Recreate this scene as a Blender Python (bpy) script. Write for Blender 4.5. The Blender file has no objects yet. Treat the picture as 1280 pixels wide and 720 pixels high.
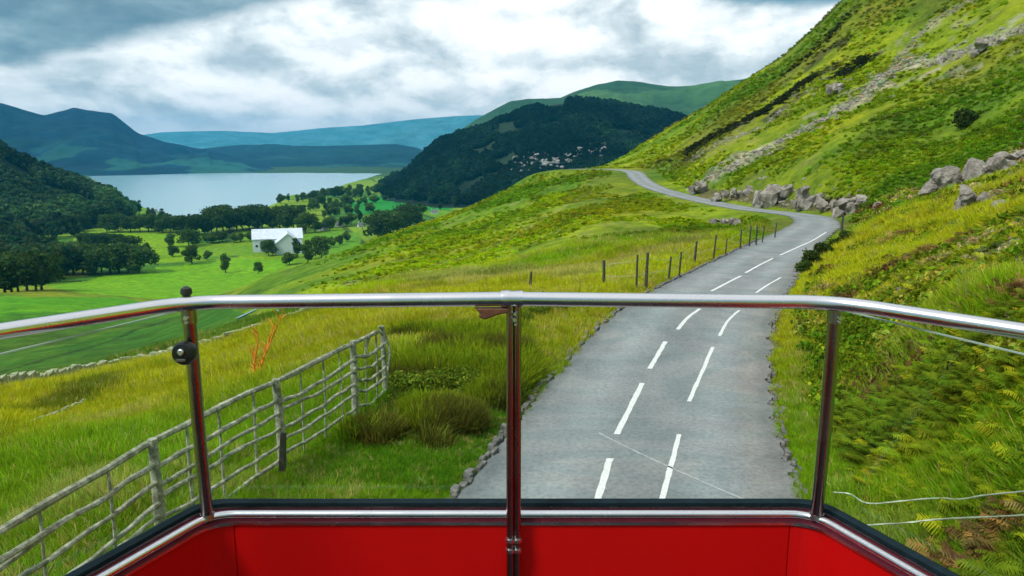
import bpy, math, random
import numpy as np
from mathutils import Vector, Matrix
R = math.radians
random.seed(7); RNG = np.random.default_rng(11)
S = bpy.context.scene
COL = S.collection

# ------------------------------------------------------------------ camera
CAM = np.array([0.0, 0.0, 4.2]); PITCH = R(10.7); F = 924.0
cP, sP = math.cos(PITCH), math.sin(PITCH)
cam = bpy.data.cameras.new('camera'); cam.sensor_width = 36; cam.lens = F / 1280 * 36
cam.clip_start = 0.05; cam.clip_end = 40000
camo = bpy.data.objects.new('camera', cam); COL.objects.link(camo)
camo.location = CAM; camo.rotation_euler = (math.pi / 2 - PITCH, 0, 0); S.camera = camo

def ray(px, py):
    u = 360 - py
    return np.array([px - 640.0, F * cP + u * sP, -F * sP + u * cP])
def atD(px, py, D):                       # point of the sight line at horizontal range D
    d = ray(px, py); return CAM + d * (D / math.hypot(d[0], d[1]))
def atZ(px, py, z):
    d = ray(px, py); return CAM + d * ((z - CAM[2]) / d[2])

# ------------------------------------------------------------------ noise
def _h(ix, iy, seed):
    h = (ix.astype(np.int64) * 374761393 + iy.astype(np.int64) * 668265263 + seed * 1442695041) & 0xffffffff
    h = ((h ^ (h >> 13)) * 1274126177) & 0xffffffff
    return ((h ^ (h >> 16)) & 0xffffff) / float(0xffffff)
def vnoise(x, y, seed=0):
    ix = np.floor(x); iy = np.floor(y); fx = x - ix; fy = y - iy
    fx = fx * fx * fx * (fx * (fx * 6 - 15) + 10); fy = fy * fy * fy * (fy * (fy * 6 - 15) + 10)
    a = _h(ix, iy, seed); b = _h(ix + 1, iy, seed); c = _h(ix, iy + 1, seed); d = _h(ix + 1, iy + 1, seed)
    return (a + (b - a) * fx) * (1 - fy) + (c + (d - c) * fx) * fy - 0.5
def fbm(x, y, seed=0, octv=4):
    s = 0; a = 1.0
    for i in range(octv):
        ca, sa = math.cos(i * 1.3), math.sin(i * 1.3)
        s = s + a * vnoise((x * ca - y * sa) * 2 ** i, (x * sa + y * ca) * 2 ** i, seed + i * 17); a *= .5
    return s
def sstep(a, b, x):
    t = np.clip((x - a) / (b - a), 0, 1); return t * t * (3 - 2 * t)
def poly_in(x, y, P):
    ins = np.zeros(x.shape, bool); n = len(P); j = n - 1
    for i in range(n):
        xi, yi = P[i][0], P[i][1]; xj, yj = P[j][0], P[j][1]
        if abs(yj - yi) > 1e-9:
            c = ((yi > y) != (yj > y)) & (x < (xj - xi) * (y - yi) / (yj - yi) + xi); ins ^= c
        j = i
    return ins
def line_dist(x, y, P):                    # distance to polyline, and z/param at nearest
    best = np.full(x.shape, 1e18); par = np.zeros(x.shape)
    for i in range(len(P) - 1):
        ax, ay = P[i][0], P[i][1]; bx, by = P[i + 1][0], P[i + 1][1]
        L = (bx - ax) ** 2 + (by - ay) ** 2 + 1e-12
        t = np.clip(((x - ax) * (bx - ax) + (y - ay) * (by - ay)) / L, 0, 1)
        d = (x - ax - t * (bx - ax)) ** 2 + (y - ay - t * (by - ay)) ** 2
        m = d < best; best = np.where(m, d, best); par = np.where(m, i + t, par)
    return np.sqrt(best), par
def catmull(P, n=8):
    P = [np.array(p, float) for p in P]; P = [2 * P[0] - P[1]] + P + [2 * P[-1] - P[-2]]; out = []
    for i in range(1, len(P) - 2):
        for k in range(n):
            t = k / n
            out.append(.5 * (2 * P[i] + (P[i + 1] - P[i - 1]) * t + (2 * P[i - 1] - 5 * P[i] + 4 * P[i + 1] - P[i + 2]) * t * t
                             + (3 * P[i] - P[i - 1] - 3 * P[i + 1] + P[i + 2]) * t ** 3))
    out.append(P[-2]); return np.array(out)

# ------------------------------------------------------------------ road line
road_ctl = []
for c in [(-14, -45, 0), (-5, -12, 0), (-.75, 2, 0)]: road_ctl.append(np.array(c, float))
for px, py in [(784, 625), (806, 540), (832, 460), (867, 395)]: road_ctl.append(atZ(px, py, 0.0))
for px, py, D in [(912, 355, 25.5), (950, 327, 33), (984, 304, 42), (1008, 289, 51), (1021, 279, 58.5), (1010, 270.5, 66), (980, 266, 73),
                  (935, 261, 83), (885, 252, 94), (843, 242, 106), (815, 233, 116), (799, 223, 127), (793, 216, 138), (780, 212.8, 147), (745, 211.3, 154)]:
    road_ctl.append(atD(px, py, D))
road_ctl += [road_ctl[-1] + np.array([-9, 7, -.8]), road_ctl[-1] + np.array([-12, 26, -6])]
ROAD = catmull(road_ctl, 8)
def off_line(P, offs):
    T = np.gradient(P[:, :2], axis=0); T /= np.linalg.norm(T, axis=1)[:, None]
    N = np.stack([-T[:, 1], T[:, 0]], 1); Q = P.copy()
    Q[:, :2] += N * np.asarray(offs).reshape(-1, 1); return Q
# half widths from road middle, (left, right) along the line
_s = np.concatenate([[0], np.cumsum(np.linalg.norm(np.diff(ROAD[:, :2], axis=0), axis=1))])
HW = np.interp(ROAD[:, 1] + 0 * _s, [-50, 5, 20, 42, 85, 160], [2.0, 2.0, 1.88, 1.6, 1.55, 1.7])

# ------------------------------------------------------------------ terrain field (thin plate through surveyed points)
VALLEY = -68.0; LAKE = -70.0
ctl = []
def c(px, *pts):
    for py, D in pts: ctl.append(atD(px, py, D))
def cz(px, *pts):
    for py, z in pts: ctl.append(atZ(px, py, z))
cz(0, (720, -.3), (650, -.6), (580, -1.3)); c(0, (500, 24), (488, 60), (410, 150), (372, 240), (362, 380), (350, 520))
cz(120, (660, -.2), (580, -.7)); c(120, (478, 27), (466, 62), (410, 145), (372, 250), (358, 400), (345, 520))
cz(240, (640, 0), (560, -.5), (500, -1.6)); c(240, (441, 31), (428, 70), (395, 150), (372, 250), (358, 400), (345, 520))
cz(330, (620, 0), (540, -.3)); c(330, (470, 18), (418, 30), (396, 60), (372, 90), (348, 125), (352, 200), (351, 380))
cz(400, (600, 0), (540, 0), (490, -.3)); c(400, (440, 18), (400, 29), (386, 42), (355, 75), (325, 130), (333, 210), (336, 360), (334, 450))
cz(500, (600, 0), (520, 0), (450, -.1)); c(500, (400, 21), (365, 36), (330, 75), (290, 150), (305, 240), (315, 380), (315, 480))
cz(580, (600, 0), (500, 0), (430, -.1)); c(580, (395, 20), (360, 34), (320, 75), (263, 160), (280, 250), (292, 400), (293, 520))
c(660, (395, 19), (355, 31), (305, 70), (262, 108), (227, 165), (245, 250), (262, 420))
c(735, (350, 27), (320, 45), (280, 70), (242, 112), (213, 158), (228, 240), (248, 400))
c(790, (340, 29), (310, 46), (272, 74), (240, 108), (206, 158), (190, 230), (200, 320), (225, 420))
c(850, (300, 48), (272, 72), (215, 128), (180, 160), (157, 195), (165, 300), (200, 420))
c(910, (240, 96), (200, 112), (160, 140), (123, 175), (135, 280))
c(960, (248, 84), (230, 90), (180, 112), (130, 142), (94, 172), (105, 280))
c(1040, (262, 63), (240, 70), (180, 92), (100, 132), (32, 167), (45, 260))
cz(1040, (500, 0), (600, 0.02)); c(1040, (420, 17.3), (340, 27), (302, 41))
cz(985, (420, 0), (500, 0), (620, 0))
cz(1100, (600, .15), (500, .25)); c(1100, (400, 16.5), (300, 36), (275, 48), (240, 64), (160, 92), (60, 138), (-30, 172), (-20, 260))
c(1180, (600, 8.9), (500, 10.6), (400, 14.3), (300, 28), (262, 42), (225, 62), (150, 88), (60, 124), (-60, 165), (-60, 250))
c(1280, (620, 7.6), (500, 9.4), (400, 12.2), (300, 20), (256, 30), (215, 52), (120, 82), (0, 122), (-90, 160), (-90, 240))
for x, y, z in [(-60, -30, -22), (-25, -10, -7), (-10, -5, -1.5), (0, -20, 0), (-6, -40, 0), (40, -40, 14), (20, -10, 5), (8, -3, .8), (90, -20, 45), (90, 40, 38),
                (150, 60, 66), (-150, -60, -55), (0, -120, -3), (-200, 100, -66), (60, -150, 25), (160, 160, 70), (-90, 20, -36)]:
    ctl.append(np.array([x, y, z], float))
for P in road_ctl[:3]: ctl.append(P)
for P in road_ctl[9:-2]: ctl.append(P)
ctl = np.array(ctl)
def uv(x, y):
    r = np.hypot(x, y) + 1e-9; g = np.log(1 + r / 6.0) / r; return x * g, y * g
def solve():
    u, v = uv(ctl[:, 0], ctl[:, 1]); r = np.hypot(ctl[:, 0], ctl[:, 1]); q = ctl[:, 2] / (r + 5)
    n = len(u); d2 = (u[:, None] - u) ** 2 + (v[:, None] - v) ** 2
    K = .5 * d2 * np.log(d2 + 1e-12) + np.eye(n) * 2e-4
    Pm = np.stack([np.ones(n), u, v], 1)
    A = np.zeros((n + 3, n + 3)); A[:n, :n] = K; A[:n, n:] = Pm; A[n:, :n] = Pm.T
    w = np.linalg.solve(A, np.concatenate([q, [0, 0, 0]])); return u, v, w
_u, _v, _w = solve()
NA, NR = 721, 170
azg = np.linspace(-math.pi, math.pi, NA); lrg = np.linspace(math.log(1.0), math.log(900.0), NR)
AZ, LR = np.meshgrid(azg, lrg); RR = np.exp(LR); gx = RR * np.sin(AZ); gy = RR * np.cos(AZ)
uu, vv = uv(gx.ravel(), gy.ravel()); Q = np.zeros(uu.shape)
for i in range(len(_u)):
    d2 = (uu - _u[i]) ** 2 + (vv - _v[i]) ** 2; Q += _w[i] * .5 * d2 * np.log(d2 + 1e-12)
Q += _w[-3] + _w[-2] * uu + _w[-1] * vv
Q = Q.reshape(AZ.shape)
def field(x, y):
    r = np.hypot(x, y); a = np.arctan2(x, y)
    fa = (a + math.pi) / (2 * math.pi) * (NA - 1); fr = (np.log(np.clip(r, 1.0, 899.0)) - lrg[0]) / (lrg[1] - lrg[0])
    ia = np.clip(fa.astype(int), 0, NA - 2); ir = np.clip(fr.astype(int), 0, NR - 2); fa = fa - ia; fr = fr - ir
    q = (Q[ir, ia] * (1 - fa) + Q[ir, ia + 1] * fa) * (1 - fr) + (Q[ir + 1, ia] * (1 - fa) + Q[ir + 1, ia + 1] * fa) * fr
    return q * (np.minimum(r, 899) + 5)
# lake outline on the water plane
LK = [(112, 220), (135, 233), (152, 246), (172, 254), (200, 263), (222, 272), (238, 277), (262, 272), (290, 262), (318, 262), (345, 252), (346, 246), (385, 243), (420, 233), (450, 225),
      (468, 219.5), (478, 217), (400, 216.3), (300, 216.5), (200, 217.5), (135, 219)]
LAKEP = np.array([atZ(px, py, LAKE)[:2] for px, py in LK])
def zbase(x, y, road=True):
    r = np.hypot(x, y); z = field(x, y)
    z = z + (VALLEY - 12 - z) * sstep(430, 760, r)
    k = 4.0; d = (z - VALLEY) / k
    z = VALLEY + k * np.where(d > 20, d, np.log1p(np.exp(np.clip(d, -50, 20))))
    far = r > 300
    if far.any():
        xf, yf = x[far], y[far]
        z[far] += (fbm(xf / 160, yf / 160, 5, 3) * 2.2) * sstep(500, 800, r[far])
        dl, _ = line_dist(xf, yf, np.vstack([LAKEP, LAKEP[:1]])); ins = poly_in(xf, yf, LAKEP)
        dl = np.where(ins, -dl, dl)
        z[far] = z[far] + (LAKE - 5 - z[far]) * (1 - sstep(-12, 14, dl))
    if road:
        m = (r < 230)
        if m.any():
            xr, yr, zr = x[m], y[m], z[m]
            near, par = line_dist(xr, yr, ROAD)
            zz = np.interp(par, np.arange(len(ROAD)), ROAD[:, 2]); hw = np.interp(par, np.arange(len(ROAD)), HW)
            w = 1 - sstep(hw + .35, hw + 3.2 + .02 * np.hypot(xr, yr), near)
            z[m] = zr + (zz - .05 - zr) * w
    return z
def ground(x, y):
    return float(zbase(np.array([float(x)]), np.array([float(y)]))[0])
_hr = np.exp(np.linspace(math.log(3), math.log(12000), 5000))
def hit(px, py, rmin=3):
    d = ray(px, py); h = math.hypot(d[0], d[1]); rr = _hr[_hr > rmin]
    x = d[0] / h * rr; y = d[1] / h * rr; z = CAM[2] + d[2] / h * rr
    g = zbase(x, y); k = np.nonzero(g >= z)[0]
    if len(k) == 0: k = [len(rr) - 1]
    k = k[0]
    if k > 0:
        a = z[k - 1] - g[k - 1]; b = g[k] - z[k]; t = a / (a + b + 1e-9); rk = rr[k - 1] + (rr[k] - rr[k - 1]) * t
    else: rk = rr[0]
    x = d[0] / h * rk; y = d[1] / h * rk
    return np.array([x, y, ground(x, y)])

# ------------------------------------------------------------------ object helpers
def tag(o, label=None, cat=None, group=None, kind=None):
    if label: o['label'] = label
    if cat: o['category'] = cat
    if group: o['group'] = group
    if kind: o['kind'] = kind
    return o
def empty(name, loc, rz=0.0):
    o = bpy.data.objects.new(name, None); COL.objects.link(o); o.location = tuple(map(float, loc)); o.rotation_euler = (0, 0, rz)
    o.empty_display_size = .2; return o
def mesh_np(name, V, Fc, mats, smooth=False, colors=None, midx=None, link=True, parent=None):
    V = np.asarray(V, np.float32).reshape(-1, 3); Fc = np.asarray(Fc, np.int32); k = Fc.shape[1]
    me = bpy.data.meshes.new(name); me.vertices.add(len(V)); me.vertices.foreach_set('co', V.ravel())
    me.loops.add(Fc.size); me.loops.foreach_set('vertex_index', Fc.ravel()); me.polygons.add(len(Fc))
    me.polygons.foreach_set('loop_start', np.arange(0, Fc.size, k, dtype=np.int32))
    me.polygons.foreach_set('loop_total', np.full(len(Fc), k, np.int32))
    if not isinstance(mats, (list, tuple)): mats = [mats]
    for m in mats: me.materials.append(m)
    if midx is not None: me.polygons.foreach_set('material_index', np.asarray(midx, np.int32))
    me.polygons.foreach_set('use_smooth', np.full(len(Fc), smooth, bool))
    me.update(calc_edges=True)
    if colors is not None:
        a = me.color_attributes.new('Col', 'FLOAT_COLOR', 'POINT')
        cc = np.ones((len(V), 4), np.float32); cc[:, :3] = colors; a.data.foreach_set('color', cc.ravel())
    o = bpy.data.objects.new(name, me)
    if link: COL.objects.link(o)
    if parent: o.parent = parent
    return o
class MB:
    def __init__(s): s.v = []; s.f = []; s.n = 0
    def add(s, V, Fc):
        V = np.asarray(V, float)
        for f in Fc: s.f.append([i + s.n for i in f])
        s.v += [tuple(p) for p in V]; s.n += len(V); return s
    def box(s, c0, size, rot=None, taper=1.0):
        h = np.array(size) / 2; V = np.array([[x, y, z] for z in (-1, 1) for y in (-1, 1) for x in (-1, 1)], float)
        V[4:, :2] *= taper; V = V * h
        if rot is not None: V = V @ np.array(rot.to_matrix()).T if hasattr(rot, 'to_matrix') else V @ np.array(rot).T
        return s.add(V + np.array(c0), [(0, 2, 3, 1), (4, 5, 7, 6), (0, 1, 5, 4), (2, 6, 7, 3), (0, 4, 6, 2), (1, 3, 7, 5)])
    def tube(s, P, rad, n=12, cap=True, jitter=0, flat=1.0):
        P = np.array(P, float); m = len(P); rad = np.broadcast_to(np.asarray(rad, float), (m,))
        T = np.gradient(P, axis=0) if m > 1 else P; up = np.array([0, 0, 1.0]); V = []; N0 = None
        for i in range(m):
            t = T[i] / (np.linalg.norm(T[i]) + 1e-12)
            if N0 is None:
                a = up if abs(t[2]) < .9 else np.array([1.0, 0, 0]); N0 = np.cross(t, a)
            N0 = N0 - t * np.dot(N0, t); N0 /= np.linalg.norm(N0) + 1e-12; B = np.cross(t, N0)
            for k in range(n):
                an = 2 * math.pi * k / n; rr = rad[i] * (1 + (random.uniform(-jitter, jitter) if jitter else 0))
                V.append(P[i] + N0 * math.cos(an) * rr + B * math.sin(an) * rr * flat)
        Fc = []
        for i in range(m - 1):
            for k in range(n):
                a = i * n + k; b = i * n + (k + 1) % n; Fc.append((a, b, b + n, a + n))
        if cap: Fc.append(tuple(range(n - 1, -1, -1))); Fc.append(tuple(range((m - 1) * n, m * n)))
        return s.add(V, Fc)
    def build(s, name, mat, parent=None, smooth=False, bevel=0, link=True):
        me = bpy.data.meshes.new(name); me.from_pydata([tuple(map(float, p)) for p in s.v], [], s.f)
        for m in (mat if isinstance(mat, (list, tuple)) else [mat]): me.materials.append(m)
        me.polygons.foreach_set('use_smooth', np.full(len(me.polygons), smooth, bool)); me.update()
        o = bpy.data.objects.new(name, me)
        if link: COL.objects.link(o)
        if parent: o.parent = parent
        if bevel:
            b = o.modifiers.new('bevel', 'BEVEL'); b.width = bevel; b.segments = 2; b.limit_method = 'ANGLE'
        if smooth:
            try: me.set_sharp_from_angle(angle=R(40))
            except Exception: pass
        return o
def copy_tree(o, parent=None):
    cc = o.copy(); COL.objects.link(cc); cc.parent = parent
    for ch in o.children: copy_tree(ch, cc)
    return cc

# ------------------------------------------------------------------ materials
def new_mat(name):
    m = bpy.data.materials.new(name); m.use_nodes = True; nt = m.node_tree
    b = nt.nodes.get('Principled BSDF'); return m, nt, b
def N(nt, t, **kw):
    n = nt.nodes.new(t)
    for k, v in kw.items():
        if k in n.bl_rna.properties: setattr(n, k, v)
        else: n.inputs[k].default_value = v
    return n
def noise(nt, scale, detail=5, rough=.55, coord='Object', vec=None, dist=0):
    n = N(nt, 'ShaderNodeTexNoise'); n.inputs['Scale'].default_value = scale; n.inputs['Detail'].default_value = detail
    n.inputs['Roughness'].default_value = rough; n.inputs['Distortion'].default_value = dist
    if vec is None:
        tc = N(nt, 'ShaderNodeTexCoord'); vec = tc.outputs[coord]
    nt.links.new(vec, n.inputs['Vector']); return n
def ramp(nt, src, stops):
    r = N(nt, 'ShaderNodeValToRGB'); e = r.color_ramp.elements
    while len(e) < len(stops): e.new(.5)
    for i, (p, cc) in enumerate(stops):
        e[i].position = p; e[i].color = (*cc, 1) if len(cc) == 3 else cc
    nt.links.new(src, r.inputs['Fac']); return r
def mixc(nt, a, b, fac, mode='MIX'):
    m = N(nt, 'ShaderNodeMix', data_type='RGBA', blend_type=mode)
    for s, i in ((fac, 0), (a, 6), (b, 7)):
        if isinstance(s, (int, float)): m.inputs[i].default_value = s
        elif isinstance(s, tuple): m.inputs[i].default_value = (*s, 1)
        else: nt.links.new(s, m.inputs[i])
    return m.outputs[2]
def bump(nt, b, src, strength=.5, dist=.05, prev=None):
    n = N(nt, 'ShaderNodeBump'); n.inputs['Strength'].default_value = strength; n.inputs['Distance'].default_value = dist
    nt.links.new(src, n.inputs['Height'])
    if prev: nt.links.new(prev.outputs[0], n.inputs['Normal'])
    if b: nt.links.new(n.outputs[0], b.inputs['Normal'])
    return n
def simple(name, col, rough=.6, metal=0, nscale=8, var=.25, bstr=.2, bdist=.01, coat=0, spec=.5):
    m, nt, b = new_mat(name); n = noise(nt, nscale, 6)
    lo = tuple(x * (1 - var) for x in col); hi = tuple(min(1, x * (1 + var)) for x in col)
    r = ramp(nt, n.outputs[0], [(.3, lo), (.7, hi)]); nt.links.new(r.outputs[0], b.inputs['Base Color'])
    b.inputs['Roughness'].default_value = rough; b.inputs['Metallic'].default_value = metal
    b.inputs['Coat Weight'].default_value = coat; b.inputs['Specular IOR Level'].default_value = spec
    if bstr: bump(nt, b, n.outputs[0], bstr, bdist)
    return m
M = {}
# terrain: albedo from the land-cover attribute, broken up by noise of several sizes
def terrain_mat(name, s1, s2, s3, bd, amt=.5):
    m, nt, b = new_mat(name); at = N(nt, 'ShaderNodeAttribute', attribute_name='Col')
    n1 = noise(nt, s1, 8, .65); n2 = noise(nt, s2, 6, .6); n3 = noise(nt, s3, 4, .6)
    r1 = ramp(nt, n1.outputs[0], [(.25, (1 - amt,) * 3), (.5, (1, 1, 1)), (.75, (1 + amt * .5, 1 + amt * .45, 1 + amt * .6))])
    r2 = ramp(nt, n2.outputs[0], [(.3, (1 - amt, 1 - amt * .8, 1 - amt)), (.7, (1 + amt * .5, 1 + amt * .38, 1 + amt * .3))])
    r3 = ramp(nt, n3.outputs[0], [(.3, (1 - amt * .3, 1, 1)), (.7, (1 + amt * .3, 1, 1))])
    c1 = mixc(nt, at.outputs['Color'], r1.outputs[0], 1.0, 'MULTIPLY'); c2 = mixc(nt, c1, r2.outputs[0], 1.0, 'MULTIPLY')
    c3 = mixc(nt, c2, r3.outputs[0], 1.0, 'MULTIPLY')
    nt.links.new(c3, b.inputs['Base Color']); b.inputs['Roughness'].default_value = .9; b.inputs['Specular IOR Level'].default_value = .15
    b1 = bump(nt, None, n1.outputs[0], .8, bd); bump(nt, b, n2.outputs[0], .6, bd * 3, b1); return m
M['terrain'] = terrain_mat('grassland', 1.6, .28, .035, .25, .55)
M['hill'] = terrain_mat('far_hill', .03, .006, .0015, 6.0, .45)

# asphalt
m, nt, b = new_mat('asphalt'); tc = N(nt, 'ShaderNodeTexCoord'); n1 = noise(nt, 90, 3, .7); n2 = noise(nt, .9, 6, .6); n3 = noise(nt, .25, 4, .5, dist=1.5)
r1 = ramp(nt, n1.outputs[0], [(.3, (.19, .21, .215)), (.7, (.31, .33, .335))]); r2 = ramp(nt, n2.outputs[0], [(.3, (.8, .8, .82)), (.7, (1.15, 1.15, 1.13))])
r3 = ramp(nt, n3.outputs[0], [(.46, (1, 1, 1)), (.5, (.86, .93, .93)), (.56, (.88, .94, .94)), (.6, (1.05, 1.02, 1.0))])
c1 = mixc(nt, r1.outputs[0], r2.outputs[0], 1.0, 'MULTIPLY'); c2 = mixc(nt, c1, r3.outputs[0], 1.0, 'MULTIPLY')
at = N(nt, 'ShaderNodeAttribute', attribute_name='Col'); c3 = mixc(nt, c2, at.outputs['Color'], 1.0, 'MULTIPLY')
vo = N(nt, 'ShaderNodeTexVoronoi', feature='DISTANCE_TO_EDGE'); vo.inputs['Scale'].default_value = .55
nn = noise(nt, 1.3, 5, .6); mx = N(nt, 'ShaderNodeMix', data_type='VECTOR'); mx.inputs[0].default_value = .35
nt.links.new(tc.outputs['Object'], mx.inputs[4]); nt.links.new(nn.outputs[1], mx.inputs[5]); nt.links.new(mx.outputs[1], vo.inputs['Vector'])
cr = ramp(nt, vo.outputs[0], [(0, (.6, .6, .6)), (.004, (1, 1, 1))]); c4 = mixc(nt, c3, cr.outputs[0], .3, 'MULTIPLY')
ng_ = noise(nt, 14, 5, .75); rg_ = ramp(nt, ng_.outputs[0], [(.34, (.72, .72, .73)), (.5, (1, 1, 1)), (.68, (1.25, 1.24, 1.2))]); c4 = mixc(nt, c4, rg_.outputs[0], 1.0, 'MULTIPLY')
np_ = noise(nt, .42, 2, .3, dist=.6); rp_ = ramp(nt, np_.outputs[0], [(.60, (1, 1, 1)), (.61, (.84, .88, .89)), (.69, (.86, .89, .9)), (.70, (1, 1, 1))]); c4 = mixc(nt, c4, rp_.outputs[0], .8, 'MULTIPLY')
nt.links.new(c4, b.inputs['Base Color']); b.inputs['Roughness'].default_value = .72; b.inputs['Specular IOR Level'].default_value = .35
bump(nt, b, n1.outputs[0], .5, .006); M['asphalt'] = m
# worn paint
m, nt, b = new_mat('road_paint'); n1 = noise(nt, 40, 6, .7); r1 = ramp(nt, n1.outputs[0], [(.30, (.30, .31, .31)), (.40, (.58, .59, .58)), (.55, (.78, .79, .78))])
nt.links.new(r1.outputs[0], b.inputs['Base Color']); b.inputs['Roughness'].default_value = .6; M['paint'] = m
# water
m, nt, b = new_mat('lake_water'); b.inputs['Base Color'].default_value = (.25, .44, .50, 1); b.inputs['Roughness'].default_value = .2
b.inputs['Specular IOR Level'].default_value = 1.0; n1 = noise(nt, .05, 6, .6); bump(nt, b, n1.outputs[0], .15, .3); M['water'] = m
# metals, panel
m, nt, b = new_mat('chrome'); n1 = noise(nt, 9, 3); b.inputs['Base Color'].default_value = (.72, .71, .73, 1); b.inputs['Metallic'].default_value = 1
r1 = ramp(nt, n1.outputs[0], [(.3, (.2,) * 3), (.7, (.32,) * 3)]); nt.links.new(r1.outputs[0], b.inputs['Roughness']); M['chrome'] = m
m, nt, b = new_mat('post_steel'); n1 = noise(nt, 9, 3); b.inputs['Base Color'].default_value = (.30, .27, .27, 1); b.inputs['Metallic'].default_value = 1
r1 = ramp(nt, n1.outputs[0], [(.3, (.2,) * 3), (.7, (.32,) * 3)]); nt.links.new(r1.outputs[0], b.inputs['Roughness']); M['steel'] = m
m, nt, b = new_mat('red_enamel'); n1 = noise(nt, 3.0, 5); n2 = noise(nt, 220, 2)
r1 = ramp(nt, n1.outputs[0], [(.3, (.46, .001, .001)), (.7, (.53, .002, .002))]); nt.links.new(r1.outputs[0], b.inputs['Base Color'])
b.inputs['Roughness'].default_value = .5; b.inputs['Specular IOR Level'].default_value = .25; bump(nt, b, n2.outputs[0], .08, .001); M['red'] = m
M['paleline'] = simple('pale_line', (.36, .38, .38), .8, 0, 12, .3, .1)
M['maroon'] = simple('maroon_trim', (.10, .012, .025), .35, 0, 20, .2, .05)
M['rubber'] = simple('black_rubber', (.004, .014, .02), .6, 0, 40, .3, .1, .002, 0, .15)
M['black'] = simple('black_plastic', (.012, .014, .013), .4, 0, 40, .3, .1, .001)
M['bronze'] = simple('rusty_bracket', (.16, .07, .04), .55, .4, 60, .5, .4, .003)
M['white'] = simple('white_paint', (.60, .66, .74), .5, 0, 2, .08, .1)
# glass pane: clear with the fresnel mirror of real glass
m, nt, b = new_mat('clear_glass'); nt.nodes.remove(b); out = nt.nodes['Material Output']
tr = N(nt, 'ShaderNodeBsdfTransparent'); tr.inputs[0].default_value = (.93, .965, .95, 1); gl = N(nt, 'ShaderNodeBsdfGlossy'); gl.inputs['Roughness'].default_value = .03
fr = N(nt, 'ShaderNodeFresnel'); fr.inputs[0].default_value = 1.35; ms = N(nt, 'ShaderNodeMixShader')
nt.links.new(fr.outputs[0], ms.inputs[0]); nt.links.new(tr.outputs[0], ms.inputs[1]); nt.links.new(gl.outputs[0], ms.inputs[2]); nt.links.new(ms.outputs[0], out.inputs[0]); M['glass'] = m
m, nt, b = new_mat('glass_edge'); nt.nodes.remove(b); out = nt.nodes['Material Output']; tr = N(nt, 'ShaderNodeBsdfTransparent'); tr.inputs[0].default_value = (.7, .8, .75, 1)
df = N(nt, 'ShaderNodeBsdfDiffuse'); df.inputs[0].default_value = (.5, .6, .55, 1); ms = N(nt, 'ShaderNodeMixShader'); ms.inputs[0].default_value = .45
nt.links.new(tr.outputs[0], ms.inputs[1]); nt.links.new(df.outputs[0], ms.inputs[2]); nt.links.new(ms.outputs[0], out.inputs[0]); M['glass_edge'] = m
# weathered wood: pale on top through lichen
m, nt, b = new_mat('weathered_wood'); n1 = noise(nt, 9, 8, .7); n2 = noise(nt, 45, 4, .6)
r1 = ramp(nt, n1.outputs[0], [(.30, (.08, .10, .065)), (.48, (.24, .26, .18)), (.64, (.52, .53, .42))]); r2 = ramp(nt, n2.outputs[0], [(.3, (.7, .7, .7)), (.7, (1.2, 1.2, 1.2))])
cc = mixc(nt, r1.outputs[0], r2.outputs[0], 1.0, 'MULTIPLY'); nt.links.new(cc, b.inputs['Base Color']); b.inputs['Roughness'].default_value = .85; bump(nt, b, n2.outputs[0], .6, .008); M['wood'] = m
M['darkwood'] = simple('dark_wet_wood', (.05, .055, .04), .8, 0, 12, .5, .5, .01)
# rock
def rockmat(name, a, bcol, ccol, s):
    m, nt, b = new_mat(name); n1 = noise(nt, s, 8, .7); n2 = noise(nt, s * 5, 6, .7)
    r1 = ramp(nt, n1.outputs[0], [(.3, a), (.5, bcol), (.66, ccol)]); r2 = ramp(nt, n2.outputs[0], [(.3, (.65,) * 3), (.7, (1.25,) * 3)])
    cc = mixc(nt, r1.outputs[0], r2.outputs[0], 1.0, 'MULTIPLY'); nt.links.new(cc, b.inputs['Base Color']); b.inputs['Roughness'].default_value = .9
    b1 = bump(nt, None, n1.outputs[0], .8, .3 / s); bump(nt, b, n2.outputs[0], .7, .15 / s, b1); return m
M['rock'] = rockmat('grey_rock', (.11, .095, .07), (.31, .285, .25), (.52, .49, .44), .8)
M['palerock'] = rockmat('pale_rock', (.3, .31, .3), (.5, .52, .5), (.7, .72, .7), 2)
M['crag'] = rockmat('dark_crag', (.10, .10, .095), (.24, .24, .23), (.42, .42, .40), .15)
M['mossrock'] = rockmat('mossy_stone', (.16, .22, .08), (.34, .38, .22), (.52, .56, .40), 3)
M['kerb'] = rockmat('kerb_stone', (.06, .06, .055), (.15, .15, .14), (.30, .29, .27), 5)
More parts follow.
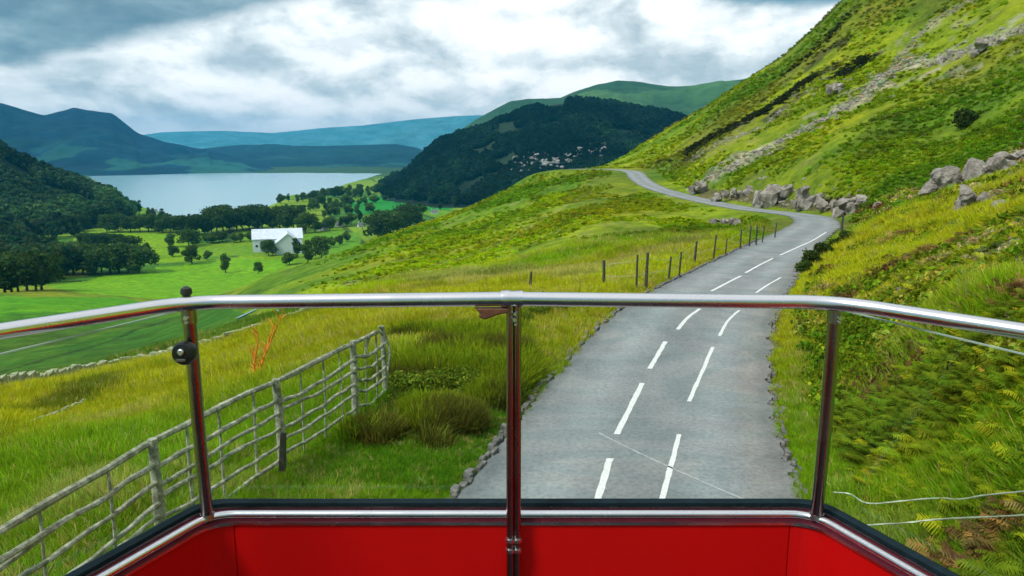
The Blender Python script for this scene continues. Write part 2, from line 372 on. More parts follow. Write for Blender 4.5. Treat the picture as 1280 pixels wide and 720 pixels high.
# foliage: colour from the per-instance or per-object tint
def leafmat(name, base=None, inst=False, transl=.35):
    m, nt, b = new_mat(name); nt.nodes.remove(b); out = nt.nodes['Material Output']
    if inst:
        at = N(nt, 'ShaderNodeAttribute', attribute_name='tint', attribute_type='INSTANCER'); src = at.outputs['Color']
    else:
        oi = N(nt, 'ShaderNodeObjectInfo'); hs = N(nt, 'ShaderNodeHueSaturation'); hs.inputs['Color'].default_value = (*base, 1)
        mr = N(nt, 'ShaderNodeMapRange'); mr.inputs[3].default_value = .7; mr.inputs[4].default_value = 1.35; nt.links.new(oi.outputs['Random'], mr.inputs[0]); nt.links.new(mr.outputs[0], hs.inputs['Value']); src = hs.outputs[0]
    at2 = N(nt, 'ShaderNodeAttribute', attribute_name='Col'); src = mixc(nt, src, at2.outputs['Color'], 1.0, 'MULTIPLY')
    df = N(nt, 'ShaderNodeBsdfDiffuse'); tl = N(nt, 'ShaderNodeBsdfTranslucent'); ms = N(nt, 'ShaderNodeMixShader'); ms.inputs[0].default_value = transl
    nt.links.new(src, df.inputs[0]); nt.links.new(src, tl.inputs[0]); nt.links.new(df.outputs[0], ms.inputs[1]); nt.links.new(tl.outputs[0], ms.inputs[2]); nt.links.new(ms.outputs[0], out.inputs[0]); return m
M['inst'] = leafmat('plant_tint', inst=True); M['tree'] = leafmat('tree_leaves', (.085, .15, .025)); M['tree2'] = leafmat('dark_leaves', (.05, .095, .024))
M['shrub'] = leafmat('shrub_leaves', (.14, .20, .018)); M['dshrub'] = leafmat('dark_shrub_leaves', (.05, .085, .02))
M['orange'] = simple('orange_stems', (.80, .27, .02), .7, 0, 6, .35, .1); M['bark'] = simple('bark', (.09, .075, .06), .9, 0, 6, .4, .5, .03)
M['slate'] = simple('slate_roof', (.12, .13, .15), .7, 0, 3, .25, .2)
M['paleroof'] = simple('pale_metal_roof', (.58, .66, .76), .5, 0, .5, .12, .1)
M['darkwin'] = simple('dark_window', (.02, .025, .03), .15, 0, 2, .1, 0)
M['wire'] = simple('galvanised_wire', (.40, .47, .34), .5, .3, 30, .2, .1)
# ------------------------------------------------------------------ terrain mesh
def lin(r, g, b):                          # sRGB 0-255 to linear
    f = lambda c: (c / 255 / 12.92) if c / 255 <= .04045 else ((c / 255 + .055) / 1.055) ** 2.4
    return np.array([f(r), f(g), f(b)])
RMAX = 9000.0
az = np.concatenate([np.linspace(-180, -41, 90, endpoint=False), np.linspace(-41, 41, 1026, endpoint=False), np.linspace(41, 180, 90, endpoint=False)]) * math.pi / 180
lr = np.concatenate([np.linspace(math.log(1.0), math.log(260), 450, endpoint=False), np.linspace(math.log(260), math.log(RMAX), 200)])
A2, L2 = np.meshgrid(az, lr); r2 = np.exp(L2); X = (r2 * np.sin(A2)).ravel(); Y = (r2 * np.cos(A2)).ravel(); rr = r2.ravel()
Z = zbase(X, Y)
near_rd, par_rd = np.full(X.shape, 1e3), np.zeros(X.shape)
mm = rr < 230; near_rd[mm], par_rd[mm] = line_dist(X[mm], Y[mm], ROAD)
offroad = sstep(2.2, 6.0, near_rd - .01 * rr)
hillm = 1 - sstep(380, 520, rr)
# tussocks and hummocks
tus = np.zeros(X.shape)
for lam, am, sd, r0 in [(14, .5, 1, 60), (5, .28, 2, 40), (2.2, .17, 3, 18), (1.0, .10, 4, 9)]:
    n = fbm(X / lam, Y / lam, sd, 2); tus += n * am * (1 - np.exp(-rr / r0)) * sstep(3000 * lam, 40 * lam, rr) if lam > 2 else n * am * sstep(90 * lam, 50 * lam, rr)
rightm = sstep(-.02, .28, A2.ravel()) * hillm
tus *= (.7 + 1.2 * rightm)
Z += tus * offroad * hillm
# verges rise a little beside the tarmac
Z += .07 * (sstep(.0, .5, near_rd - 2.1)) * (1 - sstep(1.5, 5, near_rd - 2.1)) * hillm
# colours
near1 = fbm(X / 26, Y / 26, 31, 4); near2 = fbm(X / 5, Y / 5, 32, 3); near3 = fbm(X / 60, Y / 22, 33, 3)
gy1 = np.array([.235, .325, .006]); gg = np.array([.10, .21, .008]); ol = np.array([.23, .25, .010]); dk = np.array([.045, .085, .010]); straw = np.array([.30, .28, .10])
def mixa(C, col, w): w = np.clip(w, 0, 1)[:, None]; return C * (1 - w) + np.asarray(col) * w
C = np.tile(gy1, (len(X), 1))
C = mixa(C, gg, sstep(-.15, .35, near1)); C = mixa(C, ol, sstep(.05, .5, near3) * .8); C = mixa(C, dk, sstep(.25, .6, near2) * .5)
C = mixa(C, straw, sstep(.35, .6, fbm(X / 3, Y / 3, 35, 3)) * .35)
# valley floor: a patchwork of fields
cs, sn = math.cos(.35), math.sin(.35); fx = (X * cs + Y * sn) / 95; fy = (-X * sn + Y * cs) / 140; fx = fx + .25 * vnoise(fx * .7, fy * .7, 8)
cell = _h(np.floor(fx), np.floor(fy), 77)
fa, fb, fc = np.array([.14, .29, .006]), np.array([.20, .33, .015]), np.array([.06, .18, .012])
FV = np.where((cell < .4)[:, None], fa, np.where((cell < .75)[:, None], fb, fc)) * (1 + .25 * near1[:, None])
edge = np.minimum(np.abs(fx - np.round(fx)) * 95, np.abs(fy - np.round(fy)) * 140)
FV = mixa(FV, [.02, .05, .012], (1 - sstep(1.5, 4, edge)) * .8)
valm = sstep(330, 400, rr) * (Z < VALLEY + 10)
valm = np.maximum(valm, sstep(430, 470, rr))
C = mixa(C, [0, 0, 0], valm * 0)
C = C * (1 - valm[:, None]) + FV * valm[:, None]
farv = sstep(1500, 2400, rr); C = mixa(C, [.03, .08, .03], farv * .95)
def pix_poly(P, col, w=1.0, var=.12, rm=12):
    global C
    W = np.array([hit(px, py, rm)[:2] for px, py in P]); lo = W.min(0); hi = W.max(0)
    m = (X > lo[0]) & (X < hi[0]) & (Y > lo[1]) & (Y < hi[1]); idx = np.nonzero(m)[0]
    idx = idx[poly_in(X[idx], Y[idx], W)]; col = np.asarray(col)
    C[idx] = C[idx] * (1 - w) + w * col * (1 + var * near2[idx][:, None] + var * near1[idx][:, None])
def pix_line(P, col, width, w=1.0, rm=6, rough=.3, raise_=0, sub=6):
    global C, Z
    W = catmull([hit(px, py, rm) for px, py in P], sub); lo = W[:, :2].min(0) - width * 3; hi = W[:, :2].max(0) + width * 3
    m = (X > lo[0]) & (X < hi[0]) & (Y > lo[1]) & (Y < hi[1]); idx = np.nonzero(m)[0]
    d, _ = line_dist(X[idx], Y[idx], W); d = d * (1 + rough * 2 * fbm(X[idx] / width / 1.5, Y[idx] / width / 1.5, 51, 2))
    k = (1 - sstep(width * .5, width * 1.0, d)) * w; C[idx] = C[idx] * (1 - k[:, None]) + np.asarray(col) * k[:, None]; Z[idx] += raise_ * k
    return W
emer = [.030, .20, .018]; lime = [.19, .36, .003]; dgreen = [.03, .12, .010]
pix_poly([(-60, 376), (40, 371), (150, 372), (205, 382), (150, 400), (-60, 420)], [.09, .30, .003], 1)
pix_poly([(150, 370), (262, 371), (330, 346), (372, 324), (300, 323), (200, 334), (130, 345), (60, 358), (110, 368)], [.15, .36, .002], 1)
pix_poly([(95, 289), (200, 289), (236, 291), (236, 323), (300, 322), (345, 320), (345, 322), (180, 330), (150, 310), (90, 308)], lime, 1)
pix_poly([(236, 304), (330, 302), (335, 318), (236, 322)], [.15, .30, .008], 1)
pix_poly([(60, 274), (90, 270), (135, 267), (140, 262), (170, 260), (165, 268), (150, 285), (60, 285)], [.16, .26, .02], 1)
pix_poly([(60, 338), (110, 337), (108, 346), (55, 348)], [.22, .30, .01], 1)
pix_poly([(430, 256), (500, 238), (560, 243), (572, 258), (560, 263), (440, 268)], [.02, .26, .03], 1)
pix_poly([(382, 293), (450, 291), (445, 312), (400, 320), (384, 310)], [.12, .30, .015], 1)
pix_poly([(-60, 420), (150, 402), (250, 386), (420, 384), (300, 424), (240, 438), (60, 479), (-60, 505)], dgreen, .85, .5)
pix_poly([(-60, 402), (150, 392), (260, 383), (250, 388), (120, 412), (-60, 428)], [.05, .17, .01], .7)
pix_line([(-20, 470), (120, 432), (215, 398)], [.018, .06, .01], .8, .8, 20); pix_line([(-20, 450), (80, 430), (190, 402)], [.09, .20, .02], 1.2, .6, 20)
WALLP = pix_line([(-20, 503), (85, 476), (160, 458), (245, 439), (310, 421), (415, 387)], [.42, .48, .26], .38, .95, 6, .3, .22)
WALLQ = pix_line([(-20, 560), (30, 541), (70, 524), (105, 508)], [.32, .42, .18], .13, .8, 4, .3, .05)
pix_line([(-20, 530), (50, 520), (90, 505), (150, 478)], [.03, .07, .01], .55, .7, 4, .6)
# old field lines and stony terraces on the shoulder of the hill
pix_line([(745, 236), (690, 268), (640, 298), (575, 325), (500, 345)], [.27, .29, .07], .8, .55, 20, .6)
pix_line([(715, 222), (650, 262), (560, 305), (440, 345)], [.06, .11, .01], 1.1, .5, 20, .8)
pix_line([(735, 262), (700, 285), (650, 315), (600, 338)], [.05, .10, .01], .9, .5, 20, .8)
pix_poly([(430, 352), (520, 343), (640, 340), (720, 336), (820, 318), (880, 300), (890, 305), (820, 335), (720, 352), (560, 360), (440, 365)], [.20, .21, .07], .55, .9)
pix_poly([(740, 348), (850, 318), (905, 300), (915, 306), (850, 345), (760, 372)], [.22, .28, .012], .6, .2)
pix_poly([(745, 214), (790, 222), (800, 240), (770, 262), (735, 262), (700, 250)], [.16, .19, .012], .5, .3)
# lush verge by the gate
pix_poly([(355, 620), (470, 520), (500, 470), (640, 470), (640, 520), (570, 625)], [.05, .13, .006], .85, .3, 4)
mtn = rightm * sstep(30, 60, rr); C = C * (1 - .14 * mtn[:, None] * np.array([.85, 1.1, 1])); C = mixa(C, [.16, .15, .02], mtn * sstep(.0, .45, fbm(X / 18, Y / 18, 37, 4)) * .6)
# scree and bare ground on the mountain
SC1 = [(865, 236), (905, 210), (960, 186), (1010, 158), (1060, 128), (1100, 104), (1128, 86)]
SC2 = [(1165, 80), (1205, 66), (1245, 48), (1290, 30)]
pix_line(SC1, [.36, .34, .27], 1.8, .75, 30, 1.0); pix_line(SC2, [.34, .33, .26], 1.9, .6, 30, 1.2)
pix_line([(1120, 84), (1150, 40), (1210, 2), (1260, -20)], [.30, .28, .20], 1.3, .6, 30, 1.2)
pix_line([(862, 192), (905, 166), (950, 140), (985, 118), (1030, 90)], [.055, .06, .02], 2.6, .8, 30, 1.4)
pix_line([(870, 196), (915, 172), (960, 150), (990, 128)], [.20, .19, .13], 1.4, .5, 30, 1.2)
pix_poly([(862, 248), (880, 236), (960, 240), (1070, 246), (1075, 266), (1040, 266), (960, 257), (890, 247)], [.11, .09, .05], .85, .5, 30)
nf = len(az); ii = np.arange(len(lr) - 1)[:, None] * nf; jj = np.arange(nf)[None, :]; j2 = (jj + 1) % nf
FQ = np.stack([ii + jj, ii + nf + jj, ii + nf + j2, ii + j2], -1).reshape(-1, 4)
FQ = FQ[:, ::-1]
nfull = len(X)
Vt = np.vstack([np.stack([X, Y, Z], 1), [[0, 0, float(Z[:nf].mean())]]]); Ct = np.vstack([np.clip(C, 0, 1), [[.1, .15, .01]]])
ter = mesh_np('ground', Vt, FQ, M['terrain'], True, Ct); tag(ter, kind='structure')
ZG = Z.reshape(A2.shape)
def gz(x, y):                              # height of the finished ground mesh
    x = np.asarray(x, float); y = np.asarray(y, float); r = np.hypot(x, y); a = np.arctan2(x, y)
    fa = np.interp(a, az, np.arange(len(az))); fr = np.interp(np.log(np.maximum(r, 1.0)), lr, np.arange(len(lr)))
    ia = np.clip(fa.astype(int), 0, len(az) - 2); ir = np.clip(fr.astype(int), 0, len(lr) - 2); fa = fa - ia; fr = fr - ir
    return (ZG[ir, ia] * (1 - fa) + ZG[ir, ia + 1] * fa) * (1 - fr) + (ZG[ir + 1, ia] * (1 - fa) + ZG[ir + 1, ia + 1] * fa) * fr
def put(px, py, rmin=3):
    p = hit(px, py, rmin); p[2] = float(gz([p[0]], [p[1]])[0]); return p

# lake surface
lk = MB(); ring = catmull([(*p, LAKE) for p in LAKEP], 4); cc = LAKEP.mean(0)
big = []                                  # push the shore outwards under the banks
for p in ring:
    big.append((p[0], p[1], LAKE))
xs = [p[0] for p in big]; ys = [p[1] for p in big]
lk.add([(min(xs) - 80, min(ys) - 60, LAKE), (max(xs) + 80, min(ys) - 60, LAKE), (max(xs) + 80, max(ys) + 80, LAKE), (min(xs) - 80, max(ys) + 80, LAKE)], [(0, 1, 2, 3)])
tag(lk.build('lake_water', M['water']), kind='structure')

# ------------------------------------------------------------------ road slab, kerb, markings
def ribbon(name, Lf, Rt, mat, thick=.06, colfn=None, nseg=8, parent=None):
    n = len(Lf); V = []; Cc = []
    for i in range(n):
        for k in range(nseg + 1):
            t = k / nseg; p = Lf[i] * (1 - t) + Rt[i] * t; V.append(p); Cc.append(colfn(t, i) if colfn else (1, 1, 1))
    nv = len(V)
    for i in range(n):
        for q in (Lf[i], Rt[i]): V.append(q - np.array([0, 0, thick])); Cc.append((.6, .6, .6))
    Fq = []
    for i in range(n - 1):
        for k in range(nseg):
            a = i * (nseg + 1) + k; b = a + nseg + 1; Fq.append((a, a + 1, b + 1, b))
        a = nv + 2 * i; l0 = i * (nseg + 1); l1 = l0 + nseg + 1; Fq.append((a, l0, l1, a + 2)); Fq.append((l0 + nseg, a + 1, a + 3, l1 + nseg))
    return mesh_np(name, V, Fq, mat, False, np.array(Cc), parent=parent)
Lraw = off_line(ROAD, HW); Rraw = off_line(ROAD, -HW)
wob = np.array([.10 * vnoise(np.array([i * .55]), np.array([3.3]), 5)[0] + .04 * vnoise(np.array([i * 1.7]), np.array([1.3]), 6)[0] for i in range(len(ROAD))])
FR = catmull(ROAD, 3)
HWf = np.interp(np.linspace(0, 1, len(FR)), np.linspace(0, 1, len(ROAD)), HW)
kk = np.arange(len(FR)) * .9
wl = .12 * vnoise(kk, kk * 0 + 3.3, 5) + .07 * vnoise(kk * 2.7, kk * 0, 6); wr = .22 * vnoise(kk, kk * 0 + 9.3, 15) + .12 * vnoise(kk * 2.7, kk * 0, 16)
Lf = off_line(FR, HWf + wl); Rf = off_line(FR, -(HWf + wr))
def rcol(t, i):
    rel = .88 + .2 * math.exp(-((t - .26) / .1) ** 2) + .2 * math.exp(-((t - .74) / .09) ** 2)
    e = min(t, 1 - t); d = 1 if e > .05 else .8
    warm = 1.06 if t > .86 else 1.0
    return (rel * d * warm, rel * d, rel * d / warm)
tag(ribbon('road', Lf, Rf, M['asphalt'], .10, rcol, 24), kind='structure')
def gpix(px, py):                          # pixel on the road surface
    p = hit(px, py, 4); nr, par = line_dist(np.array([p[0]]), np.array([p[1]]), ROAD); z = float(np.interp(par[0], np.arange(len(ROAD)), ROAD[:, 2]))
    for _ in range(3):
        q = atZ(px, py, z); nr, par = line_dist(np.array([q[0]]), np.array([q[1]]), ROAD); z = float(np.interp(par[0], np.arange(len(ROAD)), ROAD[:, 2]))
    return np.array([q[0], q[1], z])
def dash(P, w, name='lane_marking', mat='paint'):
    G = catmull([gpix(*p) for p in P], 12)
    for g in G:                            # rest on the tarmac
        nr, par = line_dist(np.array([g[0]]), np.array([g[1]]), ROAD); g[2] = float(np.interp(par[0], np.arange(len(ROAD)), ROAD[:, 2])) + .004
    a = off_line(G, np.full(len(G), w / 2)); b2 = off_line(G, np.full(len(G), -w / 2))
    mb = MB(); V = []
    for p, q in zip(a, b2): V += [p + RNG.uniform(-.007, .007, 3) * (1, 1, 0), q + RNG.uniform(-.007, .007, 3) * (1, 1, 0)]
    mb.add(V, [(2 * i, 2 * i + 1, 2 * i + 3, 2 * i + 2) for i in range(len(G) - 1)])
    return tag(mb.build(name, M[mat]), kind='structure')
for P in [[(742, 640), (763, 573)], [(771, 543), (803, 479)], [(812, 461), (832, 427)], [(847, 412), (860, 397), (875, 386)], [(889, 364), (912, 352), (926, 345)],
          [(932, 341), (950, 331), (966, 323)], [(975, 319), (995, 310), (1015, 301), (1033, 290)]]: dash(P, .09)
for P in [[(825, 634), (849, 543)], [(861, 502), (891, 434)], [(899, 420), (910, 401), (924, 388)], [(945, 366), (960, 356), (976, 347)]]: dash(P, .07)

dash([(748, 541), (790, 562), (850, 590), (938, 628)], .035, 'pale_road_line', 'paleline')  # thin pale line slanting across the road surface
# left kerb of low rough stones, one thing; each stone is surface pattern
def kerb(name, off_sign, i0, i1, label, h=.045, wd=.11, gap=-.02):
    mb = MB(); acc = 0
    E = Lf if off_sign > 0 else Rf
    Tt = np.gradient(FR[:, :2], axis=0); Tt /= np.linalg.norm(Tt, axis=1)[:, None]
    d = np.concatenate([[0], np.cumsum(np.linalg.norm(np.diff(E[:, :2], axis=0), axis=1))])
    s0, s1 = d[i0], d[i1]; s = s0
    while s < s1:
        L = random.uniform(.10, .24); x = np.interp(s, d, E[:, 0]); y = np.interp(s, d, E[:, 1]); z = np.interp(s, d, E[:, 2])
        tx = np.interp(s, d, Tt[:, 0]); ty = np.interp(s, d, Tt[:, 1]); an = math.atan2(ty, tx) + random.uniform(-.12, .12)
        ww = wd * random.uniform(.7, 1.2); hh = h * random.uniform(.5, 1.25)
        cx = x - ty * off_sign * (ww / 2 + .02 + random.uniform(-.02, .03)); cy = y + tx * off_sign * (ww / 2 + .02)
        q = Matrix.Rotation(an, 3, 'Z') @ Matrix.Rotation(random.uniform(-.12, .12), 3, 'Y')
        h_ = np.array([L, ww, hh + .1]) / 2; V = np.array([[a_, b_, c_] for c_ in (-1, 1) for b_ in (-1, 1) for a_ in (-1, 1)], float)
        V[4:, :2] *= .8; V += RNG.uniform(-.14, .14, V.shape); V = (V * h_) @ np.array(q).T + np.array([cx, cy, z + (hh - .1) / 2])
        mb.add(V, [(0, 2, 3, 1), (4, 5, 7, 6), (0, 1, 5, 4), (2, 6, 7, 3), (0, 4, 6, 2), (1, 3, 7, 5)]); s += L + gap
    o = mb.build(name, M['kerb'], bevel=.012); return tag(o, label, 'kerb')
i_a = int(np.argmin(np.abs(FR[:, 1] - 6))); i_b = int(np.argmin(np.hypot(FR[:, 0] - atD(905, 305, 44)[0], FR[:, 1] - atD(905, 305, 44)[1])))
kerb('stone_kerb', 1, i_a, i_b, 'low kerb of rough dark stones along the left edge of the grey road')
kerb('stone_edging', -1, i_a, int(i_a + (i_b - i_a) * .8), 'crumbling edge of small broken stones along the right side of the grey road', .03, .07, -.02)

# ------------------------------------------------------------------ hills beyond
def hill(name, sil, D, depth_f, depth_b, base, colfn, seed, amp, lam, da=.09, nr_=110, kind='structure', mat='hill', prof=1.0, pad=0):
    """heightfield ridge through the silhouette points, sloping down to base in front and behind"""
    P = np.array([atD(px, py, D) for px, py in sil]); a = np.arctan2(P[:, 0], P[:, 1]); h = P[:, 2]
    aa = np.arange(a[0], a[-1] + 1e-6, R(da)); hh = np.interp(aa, a, h); ker = np.hanning(7); ker /= ker.sum(); hp = np.pad(hh, 3, mode='edge'); hh = np.convolve(hp, ker, 'valid')
    t = np.concatenate([np.linspace(-1, 0, nr_, endpoint=False), np.linspace(0, 1, nr_ // 3)])
    AA, TT = np.meshgrid(aa, t); wob = 1 + .12 * vnoise(AA * 14, AA * 0, seed + 3)
    rr_ = D + np.where(TT < 0, TT * depth_f * wob, TT * depth_b); x = rr_ * np.sin(AA); y = rr_ * np.cos(AA)
    f = np.where(TT < 0, (1 - np.abs(TT)) ** prof, (1 - TT) ** 1.2); f = f * f * (3 - 2 * f) * .5 + f * .5
    n = fbm(x / lam, y / lam, seed, 5); H = np.interp(AA, aa, hh)
    z = base + (H - base) * f + amp * n * np.clip((H - base) / 45, 0, 1) * np.minimum(1, (1 - np.abs(TT)) * 4) * np.where(np.abs(TT) < .12, np.abs(TT) / .12 * .8 + .2, 1)
    rav = np.abs(fbm(AA * D / (lam * .5), TT * 1.2, seed + 9, 3)); z = z - amp * .9 * np.clip((H - base) / 45, 0, 1) * rav * (1 - np.abs(TT)) * np.minimum(1, np.abs(TT) * 6)
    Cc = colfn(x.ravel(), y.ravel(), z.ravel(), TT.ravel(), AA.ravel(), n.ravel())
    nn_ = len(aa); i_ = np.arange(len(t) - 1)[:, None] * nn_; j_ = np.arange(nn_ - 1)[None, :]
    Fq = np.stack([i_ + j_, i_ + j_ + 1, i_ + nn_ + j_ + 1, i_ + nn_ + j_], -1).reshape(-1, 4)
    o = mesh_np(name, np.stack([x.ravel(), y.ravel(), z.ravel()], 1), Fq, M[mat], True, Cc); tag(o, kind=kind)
    return o, (aa, t, x, y, z, Cc.reshape(len(t), nn_, 3))
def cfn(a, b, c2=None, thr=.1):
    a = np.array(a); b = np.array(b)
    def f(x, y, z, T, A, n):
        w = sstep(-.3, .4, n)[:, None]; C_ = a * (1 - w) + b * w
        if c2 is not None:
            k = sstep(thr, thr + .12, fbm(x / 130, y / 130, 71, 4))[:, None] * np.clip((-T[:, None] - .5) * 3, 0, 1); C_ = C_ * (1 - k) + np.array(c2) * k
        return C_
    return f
# palest range far away
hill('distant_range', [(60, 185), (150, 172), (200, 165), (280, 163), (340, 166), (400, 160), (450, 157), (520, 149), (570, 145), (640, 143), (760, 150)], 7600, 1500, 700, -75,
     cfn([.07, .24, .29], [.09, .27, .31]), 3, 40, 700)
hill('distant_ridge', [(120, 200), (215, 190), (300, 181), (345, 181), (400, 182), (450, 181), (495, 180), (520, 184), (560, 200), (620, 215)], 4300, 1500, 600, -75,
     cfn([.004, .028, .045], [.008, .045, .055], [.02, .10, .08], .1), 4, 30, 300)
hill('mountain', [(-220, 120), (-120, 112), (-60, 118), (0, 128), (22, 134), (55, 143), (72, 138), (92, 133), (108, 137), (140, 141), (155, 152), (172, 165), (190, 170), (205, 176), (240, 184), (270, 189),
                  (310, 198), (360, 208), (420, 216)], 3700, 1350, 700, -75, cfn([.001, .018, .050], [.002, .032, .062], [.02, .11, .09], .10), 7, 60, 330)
# green fells at the right
hill('green_fell', [(560, 172), (590, 152), (612, 139), (638, 125), (660, 122), (700, 122), (720, 113), (745, 105), (772, 100), (800, 102), (835, 108), (870, 108), (905, 103), (940, 97), (970, 93), (1010, 80), (1060, 95), (1120, 110)],
     2300, 900, 500, -75, cfn([.03, .09, .035], [.06, .15, .045]), 9, 28, 190)
WH, WHg = hill('wooded_fell', [(446, 244), (470, 237), (490, 222), (508, 214), (530, 195), (548, 179), (575, 169), (604, 162), (640, 148), (664, 139), (690, 131), (722, 126), (755, 129), (790, 136), (830, 141), (862, 153), (900, 162), (960, 175)],
     1350, 520, 250, -78, cfn([.010, .024, .016], [.02, .042, .02]), 12, 14, 110, .07, 130)
LH, LHg = hill('wooded_slope', [(-260, 168), (-150, 174), (-60, 182), (0, 190), (22, 202), (48, 215), (70, 222), (95, 233), (120, 244), (138, 247), (150, 258), (165, 268), (185, 280)],
     900, 185, 200, -78, cfn([.012, .03, .014], [.03, .06, .02]), 15, 8, 70, .09, 110)

# ------------------------------------------------------------------ sky: Nishita with a deck of cloud
SUN_EL, SUN_AZ = R(50), R(-125)             # azimuth measured from +Y towards +X (sun behind-left, high, veiled)
w = bpy.data.worlds.new('World'); S.world = w; w.use_nodes = True; nt = w.node_tree; bg = nt.nodes['Background']
sky = N(nt, 'ShaderNodeTexSky', sky_type='NISHITA'); sky.sun_disc = False; sky.sun_elevation = SUN_EL; sky.sun_rotation = SUN_AZ
tc = N(nt, 'ShaderNodeTexCoord'); sx = N(nt, 'ShaderNodeSeparateXYZ'); nt.links.new(tc.outputs['Generated'], sx.inputs[0])
def mth(op, a, b_=None, c_=None, clamp=False):
    n = N(nt, 'ShaderNodeMath', operation=op); n.use_clamp = clamp
    for i, s in enumerate((a, b_, c_)):
        if s is None: continue
        if isinstance(s, (int, float)): n.inputs[i].default_value = s
        else: nt.links.new(s, n.inputs[i])
    return n.outputs[0]
zc = mth('MAXIMUM', sx.outputs[2], 0.0)
den = mth('ADD', zc, .09); cu = mth('DIVIDE', sx.outputs[0], den); cv = mth('DIVIDE', sx.outputs[1], den)
cb = N(nt, 'ShaderNodeCombineXYZ'); nt.links.new(cu, cb.inputs[0]); nt.links.new(mth('MULTIPLY', cv, 1.0), cb.inputs[1]); 
na = noise(nt, .75, 8, .58, vec=cb.outputs[0], dist=.3); nb = noise(nt, 1.9, 8, .6, vec=cb.outputs[0], dist=.2)
cb2 = N(nt, 'ShaderNodeCombineXYZ'); nt.links.new(mth('MULTIPLY', sx.outputs[0], 5.2), cb2.inputs[0]); nt.links.new(mth('MULTIPLY', sx.outputs[2], 10.0), cb2.inputs[1]); nt.links.new(sx.outputs[1], cb2.inputs[2])
nc = noise(nt, 1.6, 7, .55, vec=cb2.outputs[0], dist=.25); nd = noise(nt, 3.4, 6, .6, vec=cb2.outputs[0])
base = ramp(nt, nc.outputs[0], [(.36, (.50, .58, .62)), (.45, (.70, .76, .78)), (.51, (.88, .91, .92)), (.62, (1.0, 1.0, 1.0))])
fine = ramp(nt, nd.outputs[0], [(.38, (.74, .79, .82)), (.52, (1.02, 1.02, 1.02))])
cl = mixc(nt, base.outputs[0], fine.outputs[0], .8, 'MULTIPLY')
# heavier cloud bank: its underside climbs from the left towards the zenith on the right
asp = mth('DIVIDE', sx.outputs[0], mth('MAXIMUM', sx.outputs[1], .15)); esp = mth('DIVIDE', sx.outputs[2], mth('MAXIMUM', sx.outputs[1], .15))
mr = N(nt, 'ShaderNodeMapRange'); mr.inputs[1].default_value = -.62; mr.inputs[2].default_value = -.22; mr.inputs[3].default_value = .104; mr.inputs[4].default_value = .195; nt.links.new(asp, mr.inputs[0])
wob_ = mth('MULTIPLY', mth('SUBTRACT', nd.outputs[0], .5), .045); wob2 = mth('MULTIPLY', mth('SUBTRACT', nc.outputs[0], .5), .03)
df_ = mth('ADD', mth('ADD', mth('SUBTRACT', esp, mr.outputs[0]), wob_), wob2)
dm = N(nt, 'ShaderNodeMapRange', interpolation_type='SMOOTHSTEP'); dm.inputs[1].default_value = -.008; dm.inputs[2].default_value = .018; nt.links.new(df_, dm.inputs[0])
dcol = ramp(nt, nc.outputs[0], [(.38, (.05, .14, .20)), (.52, (.10, .22, .28)), (.68, (.32, .44, .50))])
dfade = N(nt, 'ShaderNodeMapRange', interpolation_type='SMOOTHSTEP'); dfade.inputs[1].default_value = .35; dfade.inputs[2].default_value = .75; dfade.inputs[3].default_value = .85; dfade.inputs[4].default_value = .15; nt.links.new(zc, dfade.inputs[0])
cl2 = mixc(nt, cl, dcol.outputs[0], mth('MULTIPLY', dm.outputs[0], dfade.outputs[0]))
# small dark patch high on the right
d1 = mth('ADD', mth('MULTIPLY', mth('POWER', mth('ABSOLUTE', mth('SUBTRACT', asp, .37)), 2.0), 30), mth('MULTIPLY', mth('POWER', mth('ABSOLUTE', mth('SUBTRACT', esp, .203)), 2.0), 1300))
d1 = mth('ADD', d1, mth('MULTIPLY', wob_, 12)); pm = N(nt, 'ShaderNodeMapRange', interpolation_type='SMOOTHSTEP'); pm.inputs[1].default_value = 1.1; pm.inputs[2].default_value = .2; nt.links.new(d1, pm.inputs[0])
cl3 = mixc(nt, cl2, (.10, .24, .32), mth('MULTIPLY', pm.outputs[0], 1.0))
hz = N(nt, 'ShaderNodeMapRange', interpolation_type='SMOOTHSTEP'); hz.inputs[1].default_value = 0; hz.inputs[2].default_value = .05; hz.inputs[3].default_value = .6; hz.inputs[4].default_value = 0; nt.links.new(zc, hz.inputs[0])
cl4 = mixc(nt, cl3, (.92, .96, .96), hz.outputs[0])
SK = 0.1
scl = N(nt, 'ShaderNodeMix', data_type='RGBA', blend_type='MULTIPLY'); scl.inputs[0].default_value = 1; nt.links.new(cl4, scl.inputs[6]); scl.inputs[7].default_value = (10.0, 9.8, 9.6, 1)
fin = mixc(nt, sky.outputs[0], scl.outputs[2], .94); nt.links.new(fin, bg.inputs[0]); bg.inputs[1].default_value = SK
sl = bpy.data.lights.new('sun', 'SUN'); sl.energy = 2.2; sl.angle = R(14); sl.color = (1, .95, .86); so = bpy.data.objects.new('sun', sl); COL.objects.link(so)
sd = Vector((math.cos(SUN_EL) * math.sin(SUN_AZ), math.cos(SUN_EL) * math.cos(SUN_AZ), math.sin(SUN_EL))); so.rotation_euler = sd.to_track_quat('Z', 'Y').to_euler()
# haze
hb = MB(); HW_ = 9200; hb.box((0, 0, (360 - 90) / 2), (2 * HW_, 2 * HW_, 450)); m, nt, b = new_mat('haze_air'); nt.nodes.remove(b)
pv = N(nt, 'ShaderNodeVolumePrincipled'); pv.inputs['Color'].default_value = (.04, .44, .82, 1); pv.inputs['Density'].default_value = 1.0e-4; pv.inputs['Anisotropy'].default_value = .2
nt.links.new(pv.outputs[0], nt.nodes['Material Output'].inputs['Volume']); tag(hb.build('haze', m), kind='stuff')
